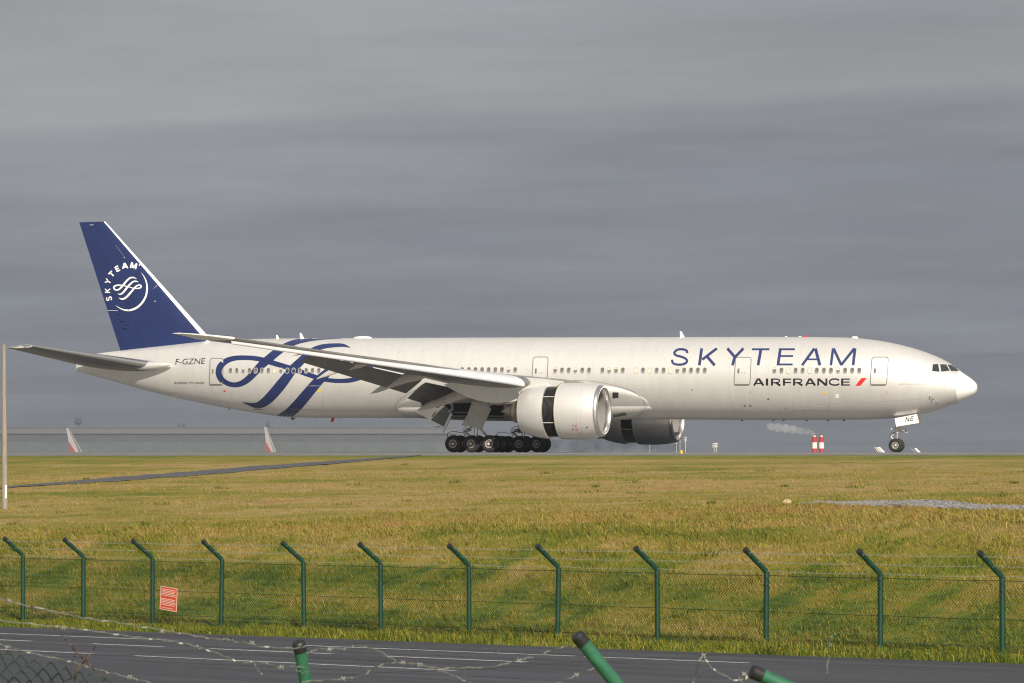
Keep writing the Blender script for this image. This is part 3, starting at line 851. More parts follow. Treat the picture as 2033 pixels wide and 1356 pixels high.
# ---- cabin windows
def rrect(w, h, r, n=4):
    pts = []
    for cx, cy, a0 in ((w / 2 - r, h / 2 - r, 0), (-w / 2 + r, h / 2 - r, 90), (-w / 2 + r, -h / 2 + r, 180), (w / 2 - r, -h / 2 + r, 270)):
        for i in range(n + 1):
            a = math.radians(a0 + 90 * i / n); pts.append((cx + r * math.cos(a), cy + r * math.sin(a)))
    return pts
def window_mesh(name, pane):
    mb = MB()
    o_ = rrect(0.335, 0.475, 0.15); i_ = rrect(0.265, 0.395, 0.12); n = len(o_)
    mb.rings([[(x, y, 0.002) for x, y in o_], [(x * 0.98, y * 0.98, 0.016) for x, y in o_], [(x, y, 0.016) for x, y in i_], [(x, y, 0.004) for x, y in i_]], True, 0, False)
    mb.add([(x, y, 0.0045) for x, y in i_], [tuple(range(n))], 1)
    return mb.mesh(name, [MAT['rimw'], pane], True, 40)
WM = window_mesh('cabin_window', MAT['pane']); WC = window_mesh('cabin_window_blind', MAT['blind'])
WH = []
for k_ in range(2):
    mb = MB(); o_ = rrect(0.335, 0.475, 0.15); i_ = rrect(0.265, 0.395, 0.12); n = len(o_)
    mb.rings([[(x, y, 0.002) for x, y in o_], [(x * 0.98, y * 0.98, 0.016) for x, y in o_], [(x, y, 0.016) for x, y in i_], [(x, y, 0.004) for x, y in i_]], True, 0, False)
    yb = 0.02 if k_ else 0.09
    mb.add([(x, min(y, yb), 0.0045) for x, y in i_], [tuple(range(n))], 1)
    mb.add([(x, max(y, yb), 0.0055) for x, y in i_], [tuple(range(n))], 2)
    WH.append(mb.mesh('cabin_window_half_blind', [MAT['rimw'], MAT['pane'], MAT['blind']], True, 40))
def surf_matrix(p, n):
    t = Vector((1, 0, 0)); t = (t - n * t.dot(n)).normalized(); b = n.cross(t)
    if b.z < 0: b = -b; t = -t
    return Matrix(((t.x, b.x, n.x, p.x), (t.y, b.y, n.y, p.y), (t.z, b.z, n.z, p.z), (0, 0, 0, 1)))
rows = [(457.8, 12.52, 15, 735.9, {7}, {2, 8}), (917.8, 13.14, 9, 734.4, set(), {7}), (1102.3, 13.43, 6, 735.2, set(), {0, 3}), (1196.1, 13.5, 4, 735.2, set(), {1, 2}),
        (1263.0, 13.63, 11, 735.4, {0, 2, 5}, {6}), (1537.6, 14.03, 13, 735.6, {2, 5}, {0, 9})]
for x0, dx, n, y, blind, half in rows:
    for i in range(n):
        p, nn = hit(x0 + dx * i, y, BV_FUS)
        o = link('window', WC if i in blind else WH[i % 2] if i in half else WM, fus)
        o.matrix_local = surf_matrix(p + nn * 0.008, nn)

# ---- cabin doors: a proud panel inside a dark seam, with its own little window and sill
def door(q, label):
    (ax, ay), (bx, by), (cx, cy), (dx_, dy) = q
    D = Decal(BV_FUS, 0.020)
    ins = 0.06
    def pt(u, v):
        t = np.array([ax, ay]) * (1 - u) + np.array([bx, by]) * u; b = np.array([dx_, dy]) * (1 - u) + np.array([cx, cy]) * u
        return t * (1 - v) + b * v
    rr = rrect(1, 1, 0.12, 4)
    rows = []
    for v in np.linspace(0.0, 1, 17):
        e = 0.0
        for lim in (v, 1 - v):
            if lim < 0.07: e = 0.16 * (1 - math.sqrt(max(0, 1 - (1 - lim / 0.07) ** 2)))
        rows.append([pt(e + (1 - 2 * e) * u, v) for u in np.linspace(0, 1, 7)])
    D.grid(rows)
    d = D.build('door', MAT['silver'], plane); d['label'] = label
    S = Decal(BV_FUS, 0.024)
    out = [pt(x + 0.5, 0.5 - y) for x, y in rrect(1.0, 1.0, 0.11, 4)]; out.append(out[0])
    S.ribbon(out, 1.5, False, 1, 3.0)
    S.build('door_seam', MAT['line'], d)
    S = Decal(BV_FUS, 0.03); S.quad(pt(0.02, 0.955), pt(0.98, 0.955), pt(0.98, 1.0), pt(0.02, 1.0), 3, 1)
    S.build('door_sill', MAT['line'], d)
    S = Decal(BV_FUS, 0.03); S.quad(pt(0.17, 0.40), pt(0.29, 0.40), pt(0.29, 0.57), pt(0.17, 0.57), 2, 2)
    S.build('door_window', MAT['pane'], d)
    for u0 in (0.42, 0.60):
        S = Decal(BV_FUS, 0.03); S.quad(pt(u0, 0.53), pt(u0 + 0.11, 0.53), pt(u0 + 0.11, 0.57), pt(u0, 0.57), 1, 1); S.build('door_handle', MAT['seam'], d)
    return d
door([(1731.3, 709.3), (1763.9, 709.3), (1760, 765), (1727.7, 765)], 'foremost cabin door')
door([(1460.7, 709.5), (1491.7, 709.8), (1488.9, 764.7), (1457.3, 764.7)], 'second cabin door, cutting into the lettering')
door([(1058.7, 709), (1088.6, 709), (1085.5, 766), (1055.4, 766)], 'cabin door above the wing root')
d5 = door([(417.4, 711.7), (443.7, 711.7), (442, 764.4), (415.5, 764.4)], 'rearmost cabin door crossed by the emblem')
D = Decal(BV_FUS, 0.034)                       # the emblem runs on over the rear door
D.ribbon(z2([(489, 505), (463, 470), (452, 430), (462, 385), (489, 350)]), [50 / S2, 51 / S2, 52 / S2, 53 / S2, 50 / S2], True, 5, 2.0)
D.build('ribbon_emblem', MAT['navy'], d5)
# ---- cargo doors, access panels, placards
def outline(pts, w, mat, name, off=0.010):
    D = Decal(BV_FUS, off); D.ribbon(pts, w, False, 1, 4.0); return D.build(name, mat, fus)
outline([(1576, 768.5), (1574, 815), (1646, 816), (1648, 768.5)], 0.55, MAT['seam'], 'cargo_door_seam')
outline([(1574, 768.2), (1649, 768.2)], 0.9, MAT['seam'], 'cargo_door_seam')
outline([(578, 766), (576, 812), (640, 814), (642, 766)], 0.55, MAT['seam'], 'cargo_door_seam')
outline([(578, 766), (642, 766)], 0.9, MAT['seam'], 'cargo_door_seam')
outline([(493, 780), (492, 797), (514, 800), (516, 781)], 0.45, MAT['seam'], 'panel_seam')
outline([(1700, 800), (1828, 792)], 0.4, MAT['seam'], 'panel_seam')
outline([(1826, 790), (1828, 818)], 0.4, MAT['seam'], 'panel_seam')
outline([(503, 812), (522, 813.5)], 1.0, MAT['black'], 'vent_slot')
def mark(x, y, w, h, mat, name='placard'):
    D = Decal(BV_FUS, 0.012); D.quad((x - w / 2, y - h / 2), (x + w / 2, y - h / 2), (x + w / 2, y + h / 2), (x - w / 2, y + h / 2), 2, 2)
    return D.build(name, mat, fus)
for x, y, w, h, k in [(1637.5, 780, 6, 5, 'yellow'), (1662, 786.5, 6.5, 7.5, 'white'), (1620, 807, 9, 1.2, 'white'), (1627, 808, 4, 1.2, 'white'), (1658, 806.5, 5, 1.4, 'white'), (1667, 810.5, 5, 1.2, 'white'),
                      (1478.5, 805.5, 3.6, 3.2, 'line'), (1490, 805.5, 3.6, 3.2, 'line'), (1525.5, 792.5, 4, 3.6, 'line'), (1373.5, 774.3, 3, 2, 'line'), (1559, 810, 2.4, 1.4, 'line'),
                      (634, 776, 6, 5, 'yellow'), (620, 803.5, 9, 1.2, 'white'), (655, 803, 5, 1.4, 'white'), (446, 776.5, 4, 3, 'red'), (1489.5, 779, 0.9, 5, 'red'), (1760.5, 779.5, 0.8, 6, 'red')]:
    mark(x, y, w, h, MAT[k])
for x, y, a in [(1846, 787, 0.5), (1851, 791, 0), (1859.5, 798.5, 0.7)]:
    p, nn = hit(x, y, BV_FUS)
    mb = MB(); mb.tube([p - nn * 0.02, p + nn * 0.09, p + nn * 0.10 + Vector((0.16, 0, -0.02))], [0.05, 0.035, 0.02], 6); mb.build('air_probe', MAT['line'], fus)
# ---- cockpit glazing
def conf_quad(q, mat, name, off, parent, n=6, m=4):
    D = Decal(BV_FUS, off); D.quad(*q, n, m); return D.build(name, mat, parent)
fr = conf_quad([(1849.2, 721.6), (1898.5, 723.2), (1911.5, 739.2), (1847.8, 740.2)], MAT['rimw'], 'cockpit_frame', 0.008, plane, 14, 6)
for q in ([(1852.2, 723.6), (1862.2, 723), (1865.4, 738.2), (1850.6, 737)], [(1866.4, 723.5), (1878, 723.9), (1885.6, 736), (1868.8, 738)], [(1881, 724.2), (1895.8, 725.6), (1906.2, 736.6), (1888.2, 736.8)]):
    conf_quad(q, MAT['glass'], 'windscreen_pane', 0.022, fr)

# ---- antennas
def blade(px0, px1, pyb, pxt0, pxt1, pyt, name='antenna', thick=0.035, mat='white', y=0.0):
    a, b, c, d = L(px0, pyb, y), L(px1, pyb, y), L(pxt1, pyt, y), L(pxt0, pyt, y)
    mb = MB(); mb.prism([Vector(p) + Vector((0, thick, 0)) for p in (a, b, c, d)], (0, -2 * thick, 0)); return mb.build(name, MAT[mat], fus, False)
blade(1350.5, 1360.5, 671.5, 1350, 1353, 658); blade(549, 555, 674, 548.5, 551, 665.5); blade(596, 605, 674, 595.5, 598, 661)
blade(1558, 1564, 671, 1559, 1563, 667.8); blade(1585, 1592, 671, 1586, 1591, 668); blade(1691, 1704, 672, 1694, 1702, 668.2, thick=0.15)
blade(1596, 1604, 671, 1598, 1602, 666.2, mat='red', name='beacon', thick=0.08)
mb = MB(); c = L(720, 671, 0); mb.rings([[(c[0] + 0.78 * math.cos(t), 0.26 * math.sin(f_) * math.sin(t), c[2] - 0.05 + 0.19 * math.cos(f_) * abs(math.sin(t)) ** 0.6) for f_ in np.linspace(-math.pi / 2, math.pi / 2, 13)] for t in np.linspace(0.02, math.pi - 0.02, 20)], False, 0, False)
mb.build('satellite_dome', MAT['white'], fus)
blade(338, 352, 787, 343, 349, 797, 'drain_mast', 0.05); blade(577, 586, 829, 578, 583, 833.5, 'drain_mast', 0.05, 'line'); blade(454, 456, 811, 454.5, 455.5, 815, 'drain_mast', 0.03, 'line')
blade(659, 665, 828, 657, 661, 838, 'drain_mast', 0.04, 'red')
for px in (1535, 1555, 1601, 1644, 1675, 1473, 628, 676, 752, 814): blade(px - 3, px + 4, 831, px - 1, px + 2, (836.3 if px > 1400 else 831.5), 'belly_antenna', 0.04, 'line')

# ---- fin and rudder
def foil(n=14):
    xs = 0.5 * (1 - np.cos(np.linspace(0, math.pi, n)))
    yt = 5 * (0.2969 * np.sqrt(xs) - 0.1260 * xs - 0.3516 * xs**2 + 0.2843 * xs**3 - 0.1036 * xs**4)
    return xs, yt
def lifting(sections, vertical=False, x0=0.0, x1=1.0, n=14, camber=0.0, expand=1.0):
    """sections: (le, te, thickness); chord part x0..x1"""
    rings = []
    for le, te, t in sections:
        le = np.array(le); te = np.array(te)
        xs = x0 + (x1 - x0) * 0.5 * (1 - np.cos(np.linspace(0, math.pi, n)))
        yt = 5 * (0.2969 * np.sqrt(xs) - 0.1260 * xs - 0.3516 * xs**2 + 0.2843 * xs**3 - 0.1036 * xs**4) * t * expand + 0.006
        c = np.linalg.norm(te - le)
        nrm = np.array([0, 1.0, 0]) if vertical else np.array([0, 0, 1.0])
        cam_ = camber * 4 * xs * (1 - xs) * c
        up = [le + (te - le) * x + nrm * (cam_[i] + yt[i] * c) for i, x in enumerate(xs)]
        dn = [le + (te - le) * x + nrm * (cam_[i] - yt[i] * c) for i, x in enumerate(xs)]
        rings.append(up + dn[::-1])
    return rings
ft, fl, fb, fr_ = L(157.5, 441.5, 0), L(209, 440, 0), L(239.5, 696, 0), L(411, 665.5, 0)
dn_ = lambda top, bot, k: top + (bot - top) * k
le_b = dn_(fl, fr_, 1.09); te_b = dn_(ft, fb, 1.06)
secs = [(le_b, te_b, 0.10), (dn_(le_b, fl, 0.5), dn_(te_b, ft, 0.5), 0.095), (fl, ft, 0.085)]
mb = MB(); mb.rings(lifting(secs, True, 0.035, 0.70)); fin = mb.build('tail_fin', MAT['navy'], plane)
mb = MB(); mb.rings(lifting(secs, True, 0.703, 1.0)); rud = mb.build('rudder', MAT['navy'], plane)
mb = MB(); mb.rings(lifting(secs, True, 0.0, 0.045, expand=1.03)); mb.build('leading_edge', MAT['white'], fin)
BV_FIN = bvh_of(fin, rud)
for px, py in ((237.5, 623), (244, 637), (250, 651)):
    p, nn = hit(px, py, BV_FIN); mb = MB(); mb.rings([[(p.x + 0.24 * math.cos(t), p.y - 0.16 * math.sin(t) * math.cos(f_) + 0.03, p.z + 0.08 * math.sin(t) * math.sin(f_)) for f_ in np.linspace(-1.57, 1.57, 7)] for t in np.linspace(0.05, 3.09, 9)], False, 0, False); mb.build('hinge_fairing', MAT['navy'], rud)
z7 = zt((180, 490), 9.04); S7 = 9.04
D = Decal(BV_FIN, 0.012)
D.ribbon(z7([(910, 463), (972, 560), (1008, 670), (1012, 780), (985, 900), (915, 1015), (815, 1100), (700, 1138), (600, 1130), (520, 1098), (450, 1053)]), [k / S7 for k in (3, 16, 26, 32, 34, 36, 36, 32, 24, 14, 3)], True, 2, 2.0)
D.build('ring_emblem', MAT['white'], fin)
D = Decal(BV_FIN, 0.012)
D.ribbon(z7([(828, 578), (775, 552), (715, 557), (660, 598), (605, 662), (555, 722), (505, 765), (455, 775), (420, 748), (425, 712), (470, 692), (535, 688), (610, 700), (690, 722), (770, 742), (840, 748), (895, 733), (908, 705), (880, 687), (835, 698), (790, 735), (745, 790), (700, 842), (650, 895), (600, 930), (550, 936), (505, 915)]),
         [k / S7 for k in (4, 22, 28, 32, 34, 32, 28, 24, 26, 30, 26, 20, 16, 14, 16, 20, 24, 26, 26, 28, 30, 32, 34, 34, 32, 24, 4)], True, 2, 1.2)
D.ribbon(z7([(862, 634), (812, 618), (762, 628), (705, 676), (655, 732), (610, 788), (572, 830), (530, 852), (486, 840)]), [k / S7 for k in (4, 22, 28, 32, 34, 34, 30, 22, 4)], True, 2, 1.2)
o = D.build('ribbon_emblem', MAT['white'], fin); o['label'] = 'white ribbon emblem in an open ring on the blue fin'
GL = {'S': ([[(0.85, 0.82), (0.6, 0.97), (0.25, 0.92), (0.12, 0.75), (0.3, 0.58), (0.7, 0.44), (0.88, 0.25), (0.72, 0.06), (0.35, 0.03), (0.1, 0.2)]], True),
      'K': ([[(0.12, 0), (0.12, 1)], [(0.85, 1), (0.15, 0.42)], [(0.4, 0.6), (0.9, 0)]], False), 'Y': ([[(0.05, 1), (0.5, 0.5)], [(0.95, 1), (0.5, 0.5)], [(0.5, 0.55), (0.5, 0)]], False),
      'T': ([[(0.02, 0.92), (0.98, 0.92)], [(0.5, 0.95), (0.5, 0)]], False), 'E': ([[(0.15, 0), (0.15, 1)], [(0.15, 0.92), (0.9, 0.92)], [(0.15, 0.5), (0.8, 0.5)], [(0.15, 0.08), (0.9, 0.08)]], False),
      'A': ([[(0.05, 0), (0.47, 1)], [(0.53, 1), (0.95, 0)], [(0.22, 0.3), (0.78, 0.3)]], False), 'M': ([[(0.1, 0), (0.1, 1)], [(0.12, 1), (0.5, 0.1)], [(0.5, 0.1), (0.88, 1)], [(0.9, 0), (0.9, 1)]], False)}
for ch, cx, cy, ang, w_, h_, sw in [('S', 330, 930, -100, 78, 95, 20), ('K', 305, 785, -87, 82, 95, 18), ('Y', 314, 622, -66, 84, 95, 20), ('T', 380, 490, -45, 88, 96, 26), ('E', 484, 392, -27, 76, 98, 27), ('A', 615, 340, -8, 98, 100, 26), ('M', 773, 340, 14, 112, 104, 27)]:
    D = Decal(BV_FIN, 0.012)
    a = math.radians(ang); ca, sa = math.cos(a), math.sin(a)
    for pts in GL[ch][0]:
        q = []
        for x, y in pts:
            lx, ly = (x - 0.5) * w_, -(y - 0.5) * h_
            q.append((cx + lx * ca - ly * sa, cy + lx * sa + ly * ca))
        D.ribbon(z7(q), sw / S7, GL[ch][1], 2, 1.5)
    o = D.build('letter', MAT['white'], fin); o['label'] = 'white letter curved around the ring emblem'
D = Decal(BV_FIN, 0.012); D.quad(*z7([(868, 318), (888, 318), (888, 340), (868, 340)]), 1, 1)
D.build('registered_mark', MAT['white'], fin)
for a_, b_, w_ in (((214, 616.5), (234, 616.5), 0.8), ((178, 446.5), (186, 446.5), 0.9), ((305, 573), (316, 563), 0.5), ((307, 598), (309, 598), 1.8), ((246, 511), (248, 511), 1.6), ((230, 487), (246, 509), 0.22)):
    D = Decal(BV_FIN, 0.012); D.ribbon([a_, b_], w_, False, 1); D.build('fin_scuff', MAT['steel'], fin)
mb = MB(); mb.tube([L(287, 685.5, 0), L(295, 681, 0)], 0.03, 6); mb.build('tail_antenna', MAT['white'], fin)

# ---- horizontal stabilisers
def stab(sg):
    tle, tte = L(66, 686.5, -10.2), L(12, 690, -10.75); rle, rte = L(309, 725, -1.6), L(150, 722, -1.1)
    in_le = rle + (rle - tle) * 0.12; in_te = rte + (rte - tte) * 0.05
    P = [(in_le, in_te, 0.11), (rle, rte, 0.11), (tle, tte, 0.09)]
    fl_ = lambda p: np.array([p[0], p[1] * sg, p[2]])
    P = [(fl_(a), fl_(b), t) for a, b, t in P]
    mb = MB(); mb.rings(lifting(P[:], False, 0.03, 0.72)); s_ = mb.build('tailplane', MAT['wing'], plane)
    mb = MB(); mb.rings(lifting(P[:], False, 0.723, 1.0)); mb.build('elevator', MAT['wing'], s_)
    mb = MB(); mb.rings(lifting(P[:], False, 0.0, 0.04, expand=1.03)); mb.build('leading_edge', MAT['lip'], s_)
    c = fl_(tle); e = fl_(tte)
    mb = MB(); mb.rings(lifting([(c, e, 0.092), (c + (e - c) * 0.45 + np.array([0, -0.30 * sg * -1, 0.05]) * -1 * -1, e, 0.06)], False, 0.0, 1.0, expand=1.04)); mb.build('tip_cap', MAT['white'], s_)
    mb = MB(); a, b = fl_(L(341, 723.5, -2.0)), fl_(L(262, 728, -1.9))
    C = [a + (b - a) * k for k in np.linspace(0, 1, 10)]
    mb.tube([Vector(p) for p in C], [0.02, 0.16, 0.24, 0.29, 0.32, 0.33, 0.33, 0.30, 0.2, 0.05], 14); mb.build('root_fairing', MAT['silver'], s_)
stab(1); stab(-1)

# ---- wings
ROLL = 0.0205
def wing(sg):
    # points measured on the starboard side; the port wing is its mirror, lower by the roll
    def m(p):
        p = np.array(p, float)
        if sg < 0: return p
        return np.array([p[0], -p[1], p[2] + ROLL * 2 * p[1] * 1.0])
    le1 = L(1036, 757, -10.9); le2 = L(466, 671.5, -30.5); tipl = L(362, 661.5, -32.4)
    sl = (le2 - le1) / (le2[1] - le1[1])
    le0 = le1 + sl * (-2.2 - le1[1]); le0[0] = le1[0] + (le1[0] - le2[0]) / (19.6) * 8.7 ; le0[0] -= 3.2; le0[2] = le1[2] - 0.45
    te1 = L(838, 748, -11.3); te23 = L(620, 702.5, -23.0); te2 = le2 + np.array([-2.9, 0, -0.02]); tipt = tipl + np.array([-0.75, 0, 0.0])
    te0 = np.array([te1[0] + 0.7, -2.2, te1[2] - 0.75])
    le23 = le1 + (le2 - le1) * (12.1 / 19.6)
    mid = le1 + (le2 - le1) * 0.3; tmid = te1 + (te23 - te1) * 0.47
    tl2 = dn_(le2, tipl, 0.5) + np.array([0.25, 0, 0.0]); tt2 = dn_(te2, tipt, 0.5) + np.array([0.1, 0, 0])
    P = [(le0, te0, 0.125), (le1, te1, 0.115), (mid, tmid, 0.10), (le23, te23, 0.095), (le2, te2, 0.085), (tl2, tt2, 0.08), (tipl, tipt, 0.06)]
    P = [(m(a), m(b), t) for a, b, t in P]
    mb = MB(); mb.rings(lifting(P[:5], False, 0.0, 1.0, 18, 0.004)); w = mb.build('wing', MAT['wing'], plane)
    mb = MB(); mb.rings(lifting(P[4:], False, 0.0, 1.0, 18, 0.004, 1.02)); mb.build('wing_tip', MAT['white'], w)  # white end piece carries the sunlit look of the tip in its colour
    # slat segments, drooped ahead of the leading edge
    lo1 = L(1041, 767.5, -11.05); lo2 = L(463, 683.5, -30.4)
    nseg = 6
    for k in range(nseg):
        rows = []
        for j in range(5):
            f_ = (k + 0.004 + 0.992 * j / 4) / nseg
            ch = 1.25 - 0.55 * f_
            nose = lo1 + (lo2 - lo1) * f_
            sec = []
            for (dx, dz) in ((-0.02, 0.0), (0.06, 0.02), (0.115, 0.075), (0.12, 0.15), (0.08, 0.25), (0.0, 0.36), (-0.15, 0.47), (-0.4, 0.585), (-0.7, 0.66), (-0.7, 0.64), (-0.35, 0.50), (-0.12, 0.32), (-0.06, 0.14)):
                sec.append(m(nose + np.array([dx * ch - 0.1, 0, dz * ch])))
            rows.append(sec)
        mb = MB(); mb.rings(rows); mb.build('slat', MAT['slat'], w, True, 50)
    # trailing edge flaps
    def slab(name, l0, l1, t0, t1, th):
        P = [(m(l0), m(t0), th), (m(l1), m(t1), th)]
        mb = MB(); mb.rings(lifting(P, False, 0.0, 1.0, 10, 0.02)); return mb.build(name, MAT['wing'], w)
    fi, fo = L(806, 781, -11.3), L(594, 717.5, -23.2)
    li, lo = L(838, 753, -11.3), L(625, 704, -23.0)
    slab('flap', li, li + (lo - li) * 0.42, fi, fi + (fo - fi) * 0.42, 0.10); slab('flap', li + (lo - li) * 0.424, lo, fi + (fo - fi) * 0.424, fo, 0.10)
    ib0 = np.array([-39.0, -3.4, 4.75]); ib1 = np.array([-39.0, -10.9, 5.15])
    slab('flap', ib0, ib1, ib0 + np.array([-1.9, 0, -1.35]), ib1 + np.array([-1.5, 0, -1.15]), 0.12)
    # flap track fairings
    def canoe(pts, rad, y):
        C = catmull([L(px, py, y) for px, py in pts], 22); R = catmull(np.column_stack([rad, rad]), 22)[:, 0]
        mb = MB()
        rings = []
        for p, r in zip(C, R):
            r = max(r, 0.015)
            rings.append([m((p[0], p[1] + 0.55 * r * math.cos(t), p[2] + r * math.sin(t))) for t in np.linspace(0, 2 * math.pi, 14, endpoint=False)])
        mb.rings(rings); return mb.build('flap_fairing', MAT['flapfair'], w)
    canoe([(628.5, 752.4), (650, 742), (675, 732), (696, 727), (718, 723.5), (738, 720)], [0.02, 0.20, 0.27, 0.28, 0.22, 0.04], -18.5)
    canoe([(735, 781.3), (752, 772.5), (780, 760), (808, 750.5), (832, 747), (858, 744)], [0.02, 0.24, 0.33, 0.37, 0.30, 0.05], -13.4)
    canoe([(828.8, 814.6), (848, 806), (876, 797.5), (912, 783.5), (928, 782), (945, 783)], [0.03, 0.24, 0.33, 0.40, 0.34, 0.05], -8.2)
    canoe([(578, 707.5), (588, 704), (600, 700.5), (612, 698), (622, 696)], [0.01, 0.09, 0.12, 0.10, 0.02], -23.6)
    # dark spar recess seen under the raised slats and at the flap gap
    mb = MB(); c = m(tipl)
    mb.tube([m(le2 + np.array([-0.35, 0, 0.12])), m(le2 + np.array([-0.60, -0.25, 0.13]))], 0.06, 8); mb.build('tip_light', MAT['glass'], w)
    return w
wing(-1); wing(1)

# ---- wing to body fairing
mb = MB(); rings = []
# s, top, bottom, how far proud of the fuselage
FR = [(24.25, 3.60, 2.95, -0.10), (24.5, 4.00, 2.85, 0.03), (25.2, 4.45, 2.66, 0.08), (26.2, 4.82, 2.54, 0.15), (27.5, 5.08, 2.46, 0.24), (30, 5.30, 2.40, 0.40), (34, 5.40, 2.38, 0.50), (38, 5.30, 2.42, 0.46), (41, 4.95, 2.50, 0.30), (43, 4.45, 2.60, 0.14), (44.2, 3.95, 2.68, 0.04), (44.7, 3.60, 2.75, -0.08)]
fs0 = [r[0] for r in FR]
for t in np.linspace(0, 1, 80):
    s = 24.25 + 20.45 * (0.5 - 0.5 * math.cos(math.pi * t))
    zt_, zb_, of_ = (float(pchip(fs0, [r[i] for r in FR], s)) for i in (1, 2, 3))
    T_, B_ = float(f_top(s)), float(f_bot(s)); zc_, h_ = (T_ + B_) / 2, (T_ - B_) / 2
    fw = lambda z: 3.1 * math.sqrt(max(0.0, 1 - ((z - zc_) / h_) ** 2))
    half = []
    zm = 3.45
    for q in np.linspace(0, 1, 16):
        z = zt_ + (zm - zt_) * q
        half.append((fw(z) - 0.10 * (1 - q) ** 6 + of_ * min(1.0, (q / 0.35)) ** 0.6, z))
    y1 = half[-1][0]
    for q in np.linspace(0, math.pi / 2, 18)[1:]:
        half.append((y1 * math.cos(q) ** 0.85 if q < 1.57 else 0.0, zm - (zm - zb_) * math.sin(q)))
    ring = [(-s, -y, z) for y, z in half] + [(-s, y, z) for y, z in half[-2::-1]]
    rings.append(ring)
mb.rings(rings); fairing = mb.build('belly_fairing', MAT['silver'], plane)
BV_FAIR = bvh_of(fairing)
BV_BOTH = bvh_of(fairing, fus)
for pts in ([(1140, 754.5), (1180, 757.5), (1215, 763.5), (1245, 772), (1264, 782), (1277, 795), (1281, 808), (1277, 817), (1265, 825)], [(850, 766), (826, 774), (805, 785), (790, 797), (785, 808), (787, 820)]):
    D = Decal(BV_BOTH, 0.014); D.ribbon(pts, 0.55, True, 1, 3.0); D.build('fairing_seam', MAT['line'], fairing)
for q, mt, nm in (([(1216, 779), (1228, 779), (1228, 789.5), (1216, 791)], 'dark', 'air_intake'), ([(1217, 823), (1240, 818.5), (1246, 824), (1217, 829)], 'line', 'air_outlet'), ([(1218, 822), (1238, 818), (1238, 819.5), (1218, 824)], 'lip', 'air_outlet')):
    D = Decal(BV_FAIR, 0.012); D.quad(*q, 3, 3); D.build(nm, MAT[mt], fairing)

